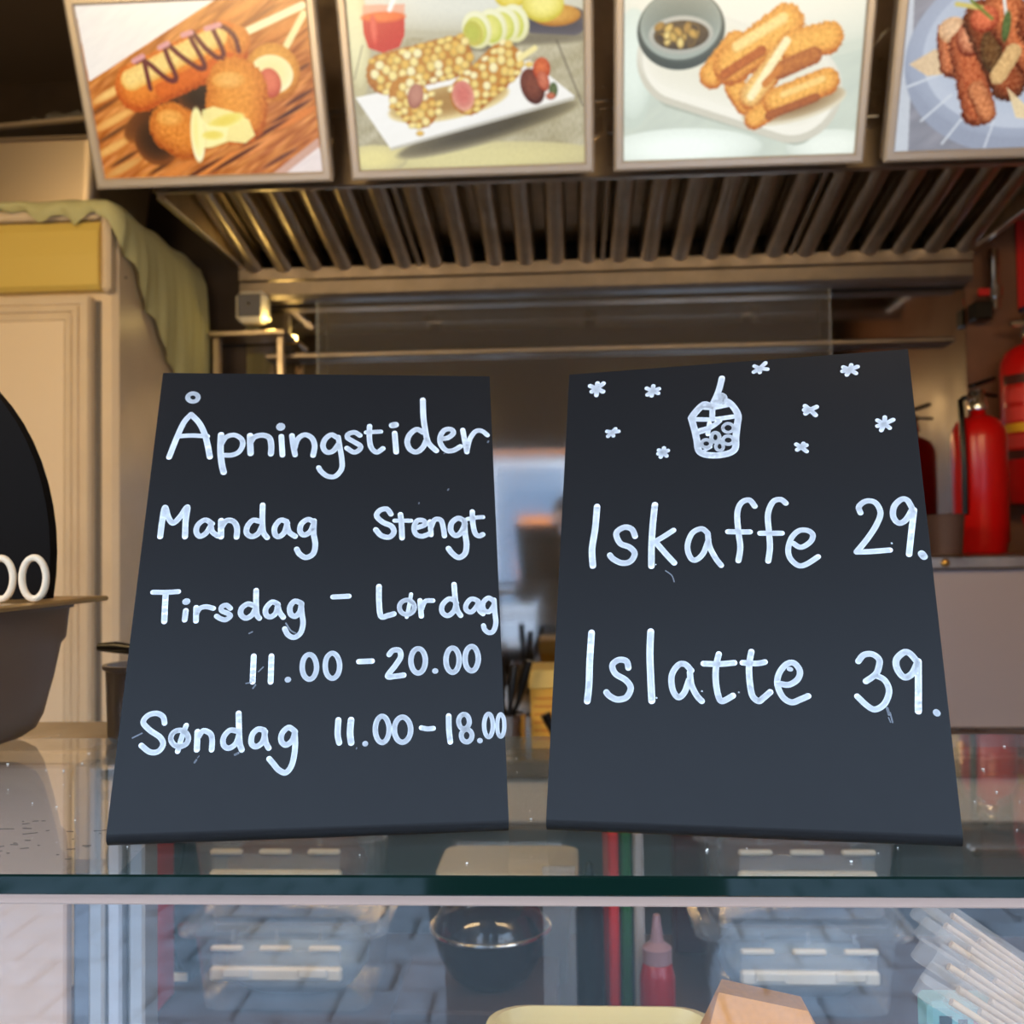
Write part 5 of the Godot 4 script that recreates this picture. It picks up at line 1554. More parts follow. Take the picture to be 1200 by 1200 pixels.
func photographer() -> void:
	mat("skin", Color(0.80, 0.62, 0.52), 0.55)
	mat("dark_jacket", Color(0.10, 0.10, 0.12), 0.8)
	mat("dark_trousers", Color(0.12, 0.12, 0.15), 0.8)
	mat("shoe_leather", Color(0.07, 0.06, 0.06), 0.5)
	mat("dark_hair", Color(0.13, 0.09, 0.07), 0.6)
	var t := thing("person", "person in dark jacket holding a phone, mirrored dimly in the front glass", "person", Vector3(0, -0.0, 0.48))
	var head := Vector3(0, 1.585, -0.03)
	var arm := []
	var jacket := []
	var body := [[Vector3(0, 0.95, 0), Vector3(0, 1.12, 0.0), 0.095, 0.095], [Vector3(-0.05, 1.30, 0), Vector3(0.05, 1.30, 0), 0.11, 0.11], [Vector3(0, 1.12, 0), Vector3(0, 1.30, 0), 0.11, 0.12], [Vector3(0, 1.38, 0), Vector3(0, 1.50, -0.02), 0.06, 0.055]]
	var hands := []
	for s in [-1, 1]:
		var sh := Vector3(s * 0.175, 1.385, 0.0)
		var el := Vector3(s * 0.255, 1.16, -0.19)
		var wr := Vector3(s * 0.088, 1.315, -0.345)
		body += [[Vector3(0, 1.37, 0), sh, 0.075, 0.062], [sh, el, 0.05, 0.042], [el, wr, 0.04, 0.027]]
		jacket += [[Vector3(0, 1.37, 0), sh, 0.10, 0.082], [sh, el, 0.070, 0.058], [el, el.lerp(wr, 0.9), 0.057, 0.044]]
		var hp := Vector3(s * 0.095, 0.92, 0.0)
		var kn := Vector3(s * 0.105, 0.50, -0.02)
		var an := Vector3(s * 0.11, 0.085, 0.02)
		body += [[Vector3(0, 0.93, 0), hp, 0.085, 0.078], [hp, kn, 0.078, 0.052], [kn, an, 0.055, 0.038], [an, an + Vector3(s * 0.015, -0.04, -0.13), 0.035, 0.03]]
		# hand closed on the edge of the phone
		var palm := wr + Vector3(-s * 0.018, 0.045, -0.045)
		hands += [[wr, palm, 0.026, 0.027], [wr + Vector3(0, 0.01, 0), palm + Vector3(s * 0.006, 0.028, 0.012), 0.022, 0.018]]
		for k in 4:
			var root: Vector3 = palm + Vector3(s * 0.004, 0.034 - 0.020 * k, -0.004)
			var mid := root + Vector3(-s * 0.004, 0.004, -0.036 + 0.003 * absf(k - 1))
			var tip := mid + Vector3(-s * 0.030, 0.002, -0.014)
			hands += [[root, mid, 0.0090, 0.0082], [mid, tip, 0.0080, 0.0068]]
		var tb := palm + Vector3(-s * 0.006, -0.012, 0.012)
		hands += [[tb, tb + Vector3(-s * 0.020, 0.018, 0.002), 0.012, 0.010], [tb + Vector3(-s * 0.020, 0.018, 0.002), tb + Vector3(-s * 0.034, 0.036, -0.010), 0.0095, 0.008]]
	var st := start()
	flesh(st, body, 0.016, 0.05)
	flesh(st, hands, 0.004, 0.008)
	# the head with brow, nose, lips, chin and ears
	var face_bones := [[head + Vector3(0, 0.035, 0.018), head + Vector3(0, 0.02, -0.012), 0.086, 0.082], [head + Vector3(0, -0.05, -0.018), head + Vector3(0, -0.075, -0.045), 0.058, 0.036], [head + Vector3(0, 0.005, -0.088), head + Vector3(0, -0.030, -0.106), 0.010, 0.014], [head + Vector3(-0.035, 0.022, -0.080), head + Vector3(0.035, 0.022, -0.080), 0.013, 0.013], [head + Vector3(-0.018, -0.062, -0.084), head + Vector3(0.018, -0.062, -0.084), 0.007, 0.007], [head + Vector3(-0.016, -0.073, -0.082), head + Vector3(0.016, -0.073, -0.082), 0.007, 0.007], [head + Vector3(0, -0.09, 0.0), head + Vector3(0, -0.15, 0.02), 0.052, 0.055]]
	for s in [-1, 1]:
		face_bones.append([head + Vector3(s * 0.083, 0.012, 0.01), head + Vector3(s * 0.083, -0.022, 0.006), 0.013, 0.009])
		face_bones.append([head + Vector3(s * 0.038, -0.02, -0.062), head + Vector3(s * 0.045, -0.03, -0.05), 0.022, 0.022])
	flesh(st, face_bones, 0.005, 0.018)
	obj("body", st, mats.skin, t)
	st = start()
	flesh(st, jacket + [[Vector3(-0.065, 0.90, 0), Vector3(0.065, 0.90, 0), 0.145, 0.145], [Vector3(-0.055, 1.02, 0), Vector3(0.055, 1.02, 0), 0.140, 0.140], [Vector3(-0.05, 1.14, 0), Vector3(0.05, 1.14, 0), 0.135, 0.135], [Vector3(-0.07, 1.30, 0), Vector3(0.07, 1.30, 0), 0.13, 0.13], [Vector3(0, 1.38, 0.005), Vector3(0, 1.445, 0.0), 0.085, 0.075]], 0.015, 0.06)
	obj("jacket", st, mats.dark_jacket, t)
	for s in [-1, 1]:
		st = start()
		flesh(st, [[Vector3(s * 0.085, 0.90, 0), Vector3(s * 0.105, 0.50, -0.02), 0.105, 0.075], [Vector3(s * 0.105, 0.50, -0.02), Vector3(s * 0.11, 0.10, 0.02), 0.074, 0.062]], 0.015, 0.03)
		obj("trouser_leg", st, mats.dark_trousers, t)
		st = start()
		flesh(st, [[Vector3(s * 0.11, 0.05, 0.04), Vector3(s * 0.12, 0.045, -0.06), 0.046, 0.046], [Vector3(s * 0.12, 0.045, -0.06), Vector3(s * 0.128, 0.038, -0.15), 0.045, 0.036], [Vector3(s * 0.11, 0.06, 0.03), Vector3(s * 0.11, 0.11, 0.02), 0.046, 0.044]], 0.008, 0.02)
		obj("shoe", st, mats.shoe_leather, t)
		st = start()
		lathe(st, [Vector2(0, -0.011), Vector2(0.008, -0.008), Vector2(0.011, 0), Vector2(0.008, 0.008), Vector2(0, 0.011)], 14, head + Vector3(s * 0.031, 0.002, -0.077))
		obj("eye", st, mats.white_plastic, t)
	st = start()
	flesh(st, [[head + Vector3(0, 0.050, 0.024), head + Vector3(0, 0.060, -0.012), 0.092, 0.084], [head + Vector3(0, 0.0, 0.045), head + Vector3(0, -0.06, 0.05), 0.075, 0.055], [head + Vector3(-0.05, 0.04, 0.02), head + Vector3(-0.055, -0.02, 0.03), 0.045, 0.032], [head + Vector3(0.05, 0.04, 0.02), head + Vector3(0.055, -0.02, 0.03), 0.045, 0.032]], 0.006, 0.02)
	obj("hair", st, mats.dark_hair, t)
	var ph := obj("phone", span(Vector3(-0.036, -0.11, 0.0), Vector3(0.036, 0.04, 0.008), 0.003), mats.black_plastic)
	ph.position = Vector3(0, 1.395, 0.03)
	tag(ph, "black phone held up by the mirrored person", "phone")

# ---------------------------------------------------------------- inside the display counter and on the prep shelf
func clear_box(at: Vector3, label: String, wrap: Material, seed_no: int) -> void:
	var t := thing("clear_storage_box", label, "storage box", at, 0.0, "clear storage boxes stacked on the prep shelf")
	var st := start()
	loft(st, [[0.112, 0.078, 0.02, 0.002], [0.116, 0.082, 0.02, 0.006], [0.126, 0.092, 0.022, 0.108], [0.134, 0.100, 0.024, 0.112]], 1)
	obj("box_body", st, mats.clear_plastic, t)
	st = start()
	loft(st, [[0.135, 0.101, 0.024, 0.108], [0.145, 0.110, 0.028, 0.112], [0.146, 0.111, 0.028, 0.122], [0.134, 0.100, 0.024, 0.128], [0.120, 0.088, 0.02, 0.127], [0.116, 0.084, 0.02, 0.122]], 2)
	var lid := obj("lid", st, mats.clear_plastic, t)
	for x in [-0.06, 0.0, 0.06]:
		obj("lid_rib", span(Vector3(x - 0.002, 0.111, 0.110), Vector3(x + 0.002, 0.126, 0.114)), mats.clear_plastic, lid)
	# the latch: three knuckles, a clear flap and a white bar
	for x in [-0.067, 0.0, 0.067]:
		obj("latch_knuckle", span(Vector3(x - 0.022, 0.099, 0.112), Vector3(x + 0.022, 0.106, 0.121), 0.002), mats.white_plastic, t)
	obj("latch_flap", span(Vector3(-0.088, 0.078, 0.113), Vector3(0.088, 0.099, 0.116), 0.001), mats.clear_plastic, t)
	var bar := obj("latch_bar", span(Vector3(-0.09, 0.060, 0.110), Vector3(0.09, 0.078, 0.122), 0.003), mats.white_plastic, t)
	for s in [-1, 1]:
		obj("bar_grip", span(Vector3(s * 0.052 - 0.02, 0.066, 0.121), Vector3(s * 0.052 + 0.02, 0.079, 0.126), 0.002), mats.white_plastic, bar)
	# one soft wrapped packet inside
	var n := FastNoiseLite.new()
	n.seed = seed_no
	n.frequency = 6.0
	st = start()
	st.set_smooth_group(0)
	var rows := []
	for i in 15:
		var row := []
		for k in 29:
			var a := TAU * (k % 28) / 28.0
			var e := PI * (i / 14.0 - 0.5)
			var d := Vector3(signf(cos(a)) * pow(absf(cos(a)), 0.6) * pow(cos(e), 0.5), sin(e), signf(sin(a)) * pow(absf(sin(a)), 0.6) * pow(maxf(cos(e), 0.0), 0.5))
			row.append(Vector3(d.x * 0.098, 0.05 + d.y * 0.042, d.z * 0.064) * (1.0 + 0.12 * n.get_noise_3dv(d * 0.4)))
		rows.append(row)
	for i in 14:
		for k in 28:
			quad(st, rows[i][k], rows[i + 1][k], rows[i + 1][k + 1], rows[i][k + 1])
	var pk := obj("wrapped_packet", st, wrap)
	pk.position = at
	tag(pk, "soft wrapped packet inside the " + label.substr(0, label.find(" box") + 4).replace("clear plastic storage", "clear storage") + label.substr(label.find(" box") + 4), "packet", "packets inside the clear boxes")

func prep_shelf() -> void:
	var sh := thing("prep_shelf", "low dark-topped prep shelf inside the kiosk behind the display glass", "shelf", Vector3(0.1, 0, -1.50))
	obj("shelf_top", span(Vector3(-0.85, 0.735, -0.25), Vector3(0.85, 0.765, 0.25), 0.003), mats.brown_board, sh)
	for x in [-0.82, 0.82]:
		for z in [-0.22, 0.22]:
			obj("leg", span(Vector3(x - 0.015, 0, z - 0.015), Vector3(x + 0.015, 0.735, z + 0.015), 0.002), mats.aluminium, sh)
	var X1 := -0.405
	var X2 := 0.305
	clear_box(Vector3(X1, 0.766, -1.52), "clear plastic storage box with white latch, lower one on the left", mats.wrap_blue, 1)
	clear_box(Vector3(X1, 0.895, -1.52), "clear plastic storage box with white latch, upper one on the left", mats.wrap_brown, 2)
	clear_box(Vector3(X2, 0.766, -1.52), "clear plastic storage box with white latch, lower one on the right", mats.wrap_blue, 3)
	clear_box(Vector3(X2, 0.895, -1.52), "clear plastic storage box with white latch, upper one on the right", mats.wrap_brown, 4)
	# crate and bowl
	var cr := obj("wooden_crate", span(Vector3(-0.115, 0, -0.09), Vector3(0.09, 0.070, 0.09), 0.003), mats.brown_board)
	cr.position = Vector3(-0.115, 0.766, -1.38)
	tag(cr, "low brown wooden block under the dark bowl", "block")
	var b := thing("dark_bowl", "dark round bowl with a smoky domed lid below the glass shelf", "bowl", Vector3(-0.112, 0.8365, -1.38))
	var st := start()
	lathe(st, [Vector2(0, 0), Vector2(0.035, 0), Vector2(0.052, 0.012), Vector2(0.068, 0.04), Vector2(0.075, 0.068), Vector2(0.078, 0.072), Vector2(0.074, 0.073), Vector2(0.066, 0.042), Vector2(0.04, 0.008), Vector2(0, 0.006)], 40)
	obj("bowl_body", st, mats.bowl_dark, b)
	st = start()
	tube(st, ring_pts(0.0775, 0.0735, 40), 0.003, 8, true)
	obj("bright_rim", st, mats.chrome, b)
	st = start()
	lathe(st, [Vector2(0.074, 0.076), Vector2(0.066, 0.096), Vector2(0.045, 0.114), Vector2(0.02, 0.122), Vector2(0, 0.123)], 40)
	obj("dome_lid", st, mats.smoky_plastic, b)
	var tb := thing("dark_tub", "dark tub with a flat white lid behind the bowl", "tub", Vector3(-0.10, 0.766, -1.60))
	st = start()
	loft(st, [[0.085, 0.06, 0.02, 0.0], [0.10, 0.075, 0.025, 0.15]], 1)
	obj("tub_body", st, mats.tub_dark, tb)
	st = start()
	loft(st, [[0.105, 0.08, 0.025, 0.150], [0.105, 0.08, 0.025, 0.162], [0.10, 0.075, 0.022, 0.164]], 3)
	obj("tub_lid", st, mats.white_plastic, tb)
	var dv := obj("clear_divider", span(Vector3(-0.018, 0, -0.003), Vector3(0.022, 0.25, 0.003), 0.001), mats.clear_plastic)
	dv.position = Vector3(-0.022, 0.766, -1.28)
	tag(dv, "upright clear plastic divider right of the dark bowl", "divider")
	# cutting boards on edge
	for k in 3:
		var o := obj("cutting_board", span(Vector3(-0.0065, 0, -0.12), Vector3(0.0065, 0.285, 0.12), 0.003), [mats.red_board, mats.green_board, mats.grey_board][k])
		o.position = Vector3([0.047, 0.0625, 0.078][k], 0.766, -1.42)
		tag(o, ["red cutting board standing on edge below the glass shelf", "green cutting board standing on edge between red and grey ones", "pale grey cutting board standing on edge next to the green one"][k], "cutting board", "cutting boards standing on edge")
	var rb := obj("cutting_board", span(Vector3(-0.0065, 0, -0.12), Vector3(0.0065, 0.285, 0.12), 0.003), mats.red_board)
	rb.position = Vector3(-0.588, 0.766, -1.38)
	tag(rb, "red cutting board on edge near the left display post", "cutting board", "cutting boards standing on edge")
	var bt := thing("black_bottle", "black squeeze bottle left of the red cutting board", "bottle", Vector3(0.018, 0.766, -1.36))
	st = start()
	lathe(st, [Vector2(0, 0), Vector2(0.017, 0), Vector2(0.018, 0.004), Vector2(0.018, 0.17), Vector2(0.010, 0.20), Vector2(0.005, 0.23), Vector2(0, 0.235)], 24)
	obj("bottle_body", st, mats.black_plastic, bt)
	var kb := thing("sauce_bottle", "red sauce bottle with a pale nozzle beside the cutting boards", "bottle", Vector3(0.096, 0.766, -1.265))
	st = start()
	lathe(st, [Vector2(0, 0), Vector2(0.019, 0), Vector2(0.021, 0.004), Vector2(0.021, 0.125), Vector2(0.016, 0.146), Vector2(0.0, 0.148)], 28)
	obj("bottle_body", st, mats.ketchup, kb)
	st = start()
	lathe(st, [Vector2(0.0175, 0.143), Vector2(0.0175, 0.160), Vector2(0.008, 0.167), Vector2(0.004, 0.198), Vector2(0, 0.199)], 24, Vector3.ZERO, Basis(), true)
	obj("nozzle", st, mats.pink_cap, kb)
	var dr := obj("dark_red_carton", span(Vector3(-0.035, 0, -0.03), Vector3(0.035, 0.30, 0.03), 0.003), mats.dark_red)
	dr.position = Vector3(0.19, 0.766, -1.69)
	tag(dr, "tall dark red carton behind the right clear boxes", "carton")
	# grey appliance with a cable at left
	var ga := thing("grey_mixer_base", "dark grey appliance with a looped black cable left of the clear boxes", "appliance", Vector3(-0.645, 0.766, -1.60))
	st = start()
	loft(st, [[0.07, 0.06, 0.02, 0.0], [0.075, 0.065, 0.025, 0.02], [0.072, 0.062, 0.03, 0.25], [0.06, 0.05, 0.03, 0.275]], 3)
	obj("casing", st, mats.dark_grey, ga)
	st = start()
	var loop := []
	for i in 24:
		var f := i / 23.0
		loop.append(Vector3(0.045 + 0.022 * sin(f * 7.0), 0.26 - 0.25 * f + 0.03 * sin(f * 9.0), 0.07 + 0.01 * cos(f * 8.0)))
	tube(st, loop, 0.003, 8)
	obj("cable", st, mats.black_plastic, ga)
	obj("white_strip", span(Vector3(-0.05, 0.005, 0.066), Vector3(0.07, 0.017, 0.070), 0.001), mats.white_plastic, ga)

func ring_pts(r: float, y: float, n: int) -> Array:
	var out := []
	for i in n:
		out.append(Vector3(cos(TAU * i / n) * r, y, sin(TAU * i / n) * r))
	return out

func display_things() -> void:
	var dk := obj("display_deck", span(Vector3(-1.12, 0, -0.17), Vector3(1.12, 0.02, 0.15), 0.002), mats.aluminium)
	dk.position = Vector3(0, 0.929, -0.68)
	tag(dk, "metal floor of the display counter under the glass", "deck")
	var ps := thing("display_post", "fluted aluminium post holding the glass shelf at the left", "post", Vector3(-0.357, 0.95, -0.80))
	var strips := [[-0.034, -0.019, 0.0, mats.mid_grey], [-0.0185, -0.006, 0.008, mats.post_metal], [-0.0055, 0.006, 0.004, mats.grey_board], [0.0065, 0.013, -0.004, mats.gasket_grey], [0.0135, 0.026, 0.008, mats.post_metal]]
	for s in strips:
		obj("flute", span(Vector3(s[0], 0, -0.02), Vector3(s[1], 0.289, s[2]), 0.002), s[3], ps)
	var pn := obj("side_panel_board", span(Vector3(-0.30, 0, -0.006), Vector3(0, 0.289, 0.006), 0.002), mats.beige_panel)
	pn.position = Vector3(-0.394, 0.95, -0.80)
	tag(pn, "beige side panel of the display counter at the lower left", "panel")
	# cream tub with a yellow packet
	var t := thing("cream_tub", "cream plastic tub holding a yellow packet at the bottom", "tub", Vector3(0.016, 0.95, -0.69))
	var st := start()
	loft(st, [[0.062, 0.052, 0.02, 0.0], [0.070, 0.060, 0.024, 0.112], [0.078, 0.067, 0.028, 0.115], [0.079, 0.068, 0.028, 0.125], [0.073, 0.062, 0.026, 0.127], [0.069, 0.058, 0.023, 0.114], [0.061, 0.05, 0.019, 0.004]], 1)
	loft(st, [[0.061, 0.05, 0.019, 0.004], [0.0605, 0.0495, 0.019, 0.003]], 2)
	obj("tub_body", st, mats.cream_plastic, t)
	var y := thing("yellow_packet", "yellow plastic packet lying in the cream tub", "packet", Vector3(0.012, 0.957, -0.70))
	obj("packet_body", block(Vector3(0.092, 0.104, 0.058), 0.010, Vector3(0, 0.053, 0)), mats.yellow_film, y)
	obj("white_patch", block(Vector3(0.035, 0.002, 0.04), 0.0, Vector3(0.028, 0.106, -0.008)), mats.label_white, y)
	# kraft carton with folded top
	var k := thing("kraft_carton", "brown kraft takeaway carton with folded top at the bottom", "carton", Vector3(0.100, 0.95, -0.572), -0.12)
	st = start()
	var low := [Vector3(-0.043, 0.160, 0.036), Vector3(0.044, 0.155, 0.036), Vector3(0.044, 0.155, -0.036), Vector3(-0.043, 0.160, -0.036)]
	var base := [Vector3(-0.038, 0.0, 0.032), Vector3(0.038, 0.0, 0.032), Vector3(0.038, 0.0, -0.034), Vector3(-0.038, 0.0, -0.034)]
	var top := [Vector3(-0.024, 0.214, 0.006), Vector3(0.022, 0.207, 0.006), Vector3(0.020, 0.207, -0.012), Vector3(-0.022, 0.214, -0.012)]
	var mid := Vector3(0, 0.08, 0)
	for i in 4:
		var j := (i + 1) % 4
		face(st, [base[i], base[j], low[j]], mid)
		face(st, [base[i], low[j], low[i]], mid)
		face(st, [low[i], low[j], top[j]], mid)
		face(st, [low[i], top[j], top[i]], mid)
	face(st, top, mid)
	face(st, base, mid)
	obj("carton_body", st, mats.kraft_card, k)
	# wrapped straws
	for i in 12:
		var f := i / 11.0
		var foot := Vector3(0.452 + 0.014 * f, 0.985 + 0.020 * f, -0.632 - 0.0056 * i)
		var tip := Vector3(lerpf(0.197, 0.216, f), lerpf(1.148, 1.180, f), -0.622 - 0.0056 * i)
		tip = tip.lerp(foot, [0.0, 0.07, 0.02, 0.10, 0.0, 0.05, 0.12, 0.01, 0.06, 0.0, 0.09, 0.02][i])
		var dir := (tip - foot)
		var len := dir.length()
		var yv := dir.normalized()
		var xv := yv.cross(Vector3(0.12 * sin(i * 1.7), 0.12 * cos(i * 2.3), 1)).normalized()
		var bas := Basis(xv, yv, xv.cross(yv))
		var o := thing("wrapped_straw", ["topmost", "second", "third", "fourth", "fifth", "sixth", "seventh", "eighth", "ninth", "tenth", "eleventh", "lowest"][11 - i] + " clear-wrapped straw" + (" from the top" if i > 0 and i < 11 else "") + " in the fanned bundle at lower right", "straw", foot, 0.0, "wrapped straws in a fanned bundle")
		o.basis = bas
		var s := start()
		prism(s, [Vector2(-0.0068, 0), Vector2(0.0068, 0), Vector2(0.0068, len - 0.002), Vector2(0.0062, len), Vector2(-0.0062, len), Vector2(-0.0068, len - 0.002)], -0.0024, 0.0024)
		obj("sleeve", s, mats.clear_sleeve, o)
		s = start()
		tube(s, [Vector3(0.001, 0.004, 0), Vector3(-0.0005, len * 0.5, 0), Vector3(0.001, len * 0.93, 0)], 0.0022, 8)
		obj("straw", s, mats.straw_paper, o)
	var h := obj("straw_holder", span(Vector3(-0.04, 0, -0.035), Vector3(0.06, 0.034, 0.035), 0.004), mats.polished_steel)
	h.position = Vector3(0.455, 0.95, -0.665)
	tag(h, "low steel holder carrying the wrapped straws", "holder")
	var pr := thing("printed_packet", "small teal packet with dark and pink print at the lower right", "packet", Vector3(0.255, 0.95, -0.72))
	obj("packet_body", span(Vector3(-0.025, 0, -0.012), Vector3(0.055, 0.150, 0.012), 0.003), mats.teal_card, pr)
	var marks := [[-0.018, 0.128, 0.008, 0.014, 0], [-0.006, 0.128, 0.006, 0.012, 0], [0.004, 0.118, 0.010, 0.022, 1], [0.018, 0.126, 0.007, 0.014, 0], [0.030, 0.128, 0.010, 0.004, 0], [-0.014, 0.108, 0.012, 0.006, 1], [0.024, 0.106, 0.014, 0.012, 2], [-0.002, 0.098, 0.016, 0.004, 0]]
	for q in marks:
		obj("print_mark", span(Vector3(q[0], q[1], 0.0121), Vector3(q[0] + q[2], q[1] + q[3], 0.0125)), [mats.dark_ink, mats.pink_ink, mats.label_white][q[4]], pr)

# ---------------------------------------------------------------- lamps, shell, street
func batten(at: Vector3, label: String, length: float, power: float) -> void:
	# screwed to the inner face of the wall over the window, shining into the kiosk
	var t := thing("wall_batten_lamp", label, "lamp", at, 0.0, "batten lamps over the serving window")
	obj("housing", span(Vector3(-length / 2, -0.085, 0.012), Vector3(length / 2, 0.085, 0.045), 0.006), mats.white_plastic, t)
	var glow := StandardMaterial3D.new()
	glow.resource_name = "warm_diffuser"
	glow.emission_enabled = true
	glow.emission = Color(1.0, 0.84, 0.59)
	glow.emission_energy_multiplier = 2.0
	obj("diffuser", span(Vector3(-length / 2 + 0.01, -0.08, -0.008), Vector3(length / 2 - 0.01, 0.08, 0.0119), 0.006), glow, t)
	var l := AreaLight3D.new()
	l.name = "batten_light"
	l.area_size = Vector2(length, 0.16)
	l.light_color = Color(1.0, 0.84, 0.59)
	l.light_energy = power
	l.shadow_enabled = true
	l.position = Vector3(0, 0, -0.012)
	l.rotation.x = -0.15
	t.add_child(l)

func shell() -> void:
	structure("floor", span(Vector3(-1.85, -0.12, -2.95), Vector3(1.45, 0.0, -0.46)), mats.floor_vinyl)
	structure("ceiling", span(Vector3(-1.85, 2.76, -2.95), Vector3(1.45, 2.86, -0.44)), mats.ceiling_paint)
	structure("wall_left", span(Vector3(-1.85, 0.0, -2.95), Vector3(-1.77, 2.76, -0.46)), mats.dark_wall)
	structure("wall_right", span(Vector3(1.37, 0.0, -2.95), Vector3(1.45, 2.76, -0.46)), mats.red_brown_wall)
	structure("wall_back", span(Vector3(-1.77, 0.0, -2.95), Vector3(1.08, 2.76, -2.86)), mats.dark_wall)
	structure("wall_back", span(Vector3(1.08, 0.0, -2.95), Vector3(1.37, 2.76, -2.86)), mats.red_brown_wall)
	for r in [[-0.2, 0.474, 3.14, 0.948], [-0.2, 2.33, 3.14, 0.86], [-1.462, 1.425, 0.616, 0.95], [1.262, 1.425, 0.216, 0.95]]:
		structure("wall_front", block(Vector3(r[2], r[3], 0.06), 0.0, Vector3(r[0], r[1], -0.49)), mats.kiosk_paint)
	var h := thing("service_hatch", "brown hatch flap propped open above the serving window", "hatch", Vector3(-0.15, 1.95, -0.44))
	h.rotation.x = -0.42
	obj("flap", span(Vector3(-1.2, 0, 0), Vector3(1.2, 0.03, 1.0), 0.004), mats.kiosk_paint, h)

func street() -> void:
	var g := structure("ground", span(Vector3(-9, -0.16, -0.44), Vector3(9, -0.04, 10.2)), mats.paving_joint)
	g.set_meta("label", "street paving in front of the kiosk")
	var meshes := []
	for k in 3:
		var st := block(Vector3(0.280, 0.045, 0.200), 0.008)
		st.generate_normals()
		meshes.append(st.commit())
	for j in 18:
		for i in 16:
			var x := -2.4 + 0.30 * i + (0.15 if j % 2 else 0.0)
			var o := share("paving_stone", meshes[(i * 7 + j * 3) % 3], mats.paving_stone, g, Transform3D(Basis(Vector3.UP, rng.randf_range(-0.01, 0.01)), Vector3(x, -0.022 + rng.randf_range(-0.002, 0.002), 0.9 + 0.22 * j)))
	var st := start()
	for r in [[-9.0, -2.56, -0.44, 10.2], [2.42, 9.0, -0.44, 10.2], [-2.56, 2.42, -0.44, 0.79], [-2.56, 2.42, 4.76, 10.2]]:
		box(st, Vector3((r[0] + r[1]) / 2, -0.022, (r[2] + r[3]) / 2), Vector3(r[1] - r[0], 0.036, r[3] - r[2]))
	var rest := obj("outer_paving", st, mats.paving_stone, g)
	rest.set_meta("kind", "stuff")
	# building across the street
	var b := thing("shop_building", "pale grey shop front across the street mirrored in the steel", "building", Vector3(0, 0, 9.6))
	obj("wall", span(Vector3(-8, -0.04, 0.0), Vector3(8, 5.2, 0.5), 0.02), mats.facade_plaster, b)
	for i in 5:
		var x := -6.2 + i * 3.1
		var f := obj("window", span(Vector3(x - 1.15, 0.5, -0.06), Vector3(x + 1.15, 2.7, 0.0), 0.01), mats.shop_frame, b)
		for s in [-1, 1]:
			obj("pane", span(Vector3(x + s * 0.56 - 0.5, 0.6, -0.075), Vector3(x + s * 0.56 + 0.5, 2.6, -0.061)), mats.shop_glass, f)
		obj("upper_window", span(Vector3(x - 0.6, 3.4, -0.05), Vector3(x + 0.6, 4.6, 0.0), 0.01), mats.shop_glass, b)
	obj("sign_board", span(Vector3(-1.2, 2.8, -0.12), Vector3(0.9, 3.2, -0.0), 0.01), mats.sign_orange, b)
	obj("poster", span(Vector3(-0.75, 0.9, -0.09), Vector3(-0.25, 1.9, -0.076), 0.004), mats.sign_orange, b)
	obj("poster", span(Vector3(-2.4, 0.7, -0.09), Vector3(-2.2, 1.2, -0.076), 0.004), mats.sign_green, b)
	obj("sign_board", span(Vector3(-4.4, 2.8, -0.12), Vector3(-2.2, 3.2, -0.0), 0.01), mats.sign_green, b)

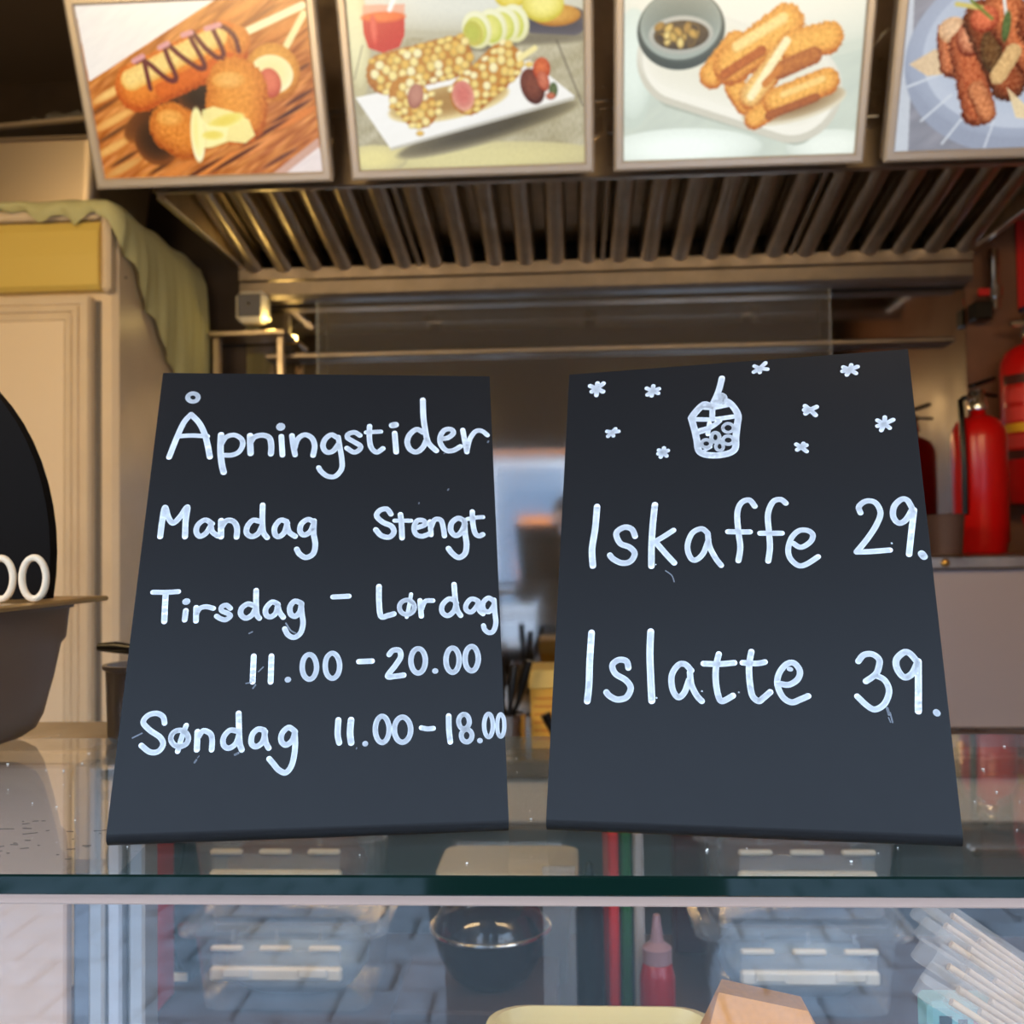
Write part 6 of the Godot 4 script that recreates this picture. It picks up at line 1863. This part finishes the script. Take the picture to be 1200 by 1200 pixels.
func _ready() -> void:
	rng.seed = 20
	# ---- camera, sky, exposure
	var cam := Camera3D.new()
	cam.name = "camera"
	cam.position = Vector3(0, 1.4017, 0)
	cam.basis = Basis.from_euler(Vector3(0.0363, 0.055, -0.0144))
	cam.near = 0.02
	cam.far = 200.0
	var lens := CameraAttributesPhysical.new()
	lens.frustum_focal_length = 24.366
	lens.frustum_near = 0.02
	lens.frustum_far = 200.0
	lens.frustum_focus_distance = 0.58
	lens.exposure_aperture = 8.0
	cam.attributes = lens
	cam.fov = 52.44
	add_child(cam)
	cam.current = true
	var sky := ProceduralSkyMaterial.new()
	sky.sky_top_color = Color(0.66, 0.76, 0.88)
	sky.sky_horizon_color = Color(0.88, 0.91, 0.95)
	sky.ground_bottom_color = Color(0.40, 0.40, 0.42)
	sky.ground_horizon_color = Color(0.70, 0.72, 0.75)
	sky.sky_energy_multiplier = 2.5
	sky.sun_angle_max = 0.0
	var env := Environment.new()
	env.background_mode = Environment.BG_SKY
	env.sky = Sky.new()
	env.sky.sky_material = sky
	env.tonemap_mode = Environment.TONE_MAPPER_LINEAR
	env.tonemap_exposure = 1.0
	env.sdfgi_enabled = true
	env.ssao_enabled = true
	env.ssil_enabled = true
	var we := WorldEnvironment.new()
	we.name = "environment"
	we.environment = env
	add_child(we)
	materials()
	batten(Vector3(-1.0, 2.02, -0.565), "warm batten lamp over the left half of the serving window", 0.9, 2.0)
	batten(Vector3(0.62, 2.02, -0.565), "warm batten lamp over the right half of the serving window", 0.9, 1.25)
	# ---- structure
	shell()
	street()
	# ---- objects, large to small
	shelf_and_front()
	sign_board("black chalkboard sign with handwritten opening hours, left of the two", Vector3(-0.1387, 1.25, -0.5452), 0.1394, 0.4422, 0.2982, 0.2955, LETTERS_HOURS,
		{"heading": "white handwriting reading Åpningstider", "monday_row": "white handwriting reading Mandag Stengt", "tuesday_row": "white handwriting reading Tirsdag - Lørdag", "weekday_hours": "white handwriting reading 11.00-20.00", "sunday_row": "white handwriting reading Søndag 11.00-18.00", "scuff": "grey rubbed marker scuffs"})
	sign_board("black chalkboard sign with iced coffee prices and a drawn cup, right of the two", Vector3(0.0883, 1.25, -0.5461), -0.1483, 0.4296, 0.2931, 0.2999, LETTERS_DRINKS,
		{"snowflake": "small white hand-drawn snowflake", "cup_drawing": "white hand-drawn cup with ice and a straw", "iced_coffee_row": "white handwriting reading Iskaffe 29.", "iced_latte_row": "white handwriting reading Islatte 39.", "scuff": "grey rubbed marker scuffs"})
	extractor_hood()
	var said := ["light box showing corn dogs on a wooden board", "light box showing potato-coated sausages on a white plate", "light box showing fried chicken beside a grey dip bowl", "light box showing meat on a grey-blue plate at the right edge"]
	for i in 4:
		light_box(Vector3(-0.7275 + 0.540 * i + (0.0 if i else -0.0), 2.168, -2.10), said[i], print_texture(PRINTS[i]), 1.05)
	var runs := [[Vector3(0.61, 2.44, -2.08), Vector3(0.625, 2.40, -2.09), Vector3(0.64, 2.42, -2.08), Vector3(0.66, 2.44, -2.10)], [Vector3(0.60, 2.26, -2.14), Vector3(0.62, 2.275, -2.13), Vector3(0.645, 2.28, -2.14)]]
	for i in 2:
		var cb := start()
		tube(cb, runs[i], 0.003, 6)
		tag(obj("light_box_cable", cb, mats.white_plastic), ["thin pale cable high in the gap left of the last light box", "thin pale cable low in the gap left of the last light box"][i], "cable", "light box cables")
	fridge()
	fridge_cloth()
	fridge_top()
	left_bin()
	back_wall_things()
	worktop_things()
	prep_shelf()
	display_things()
	photographer()
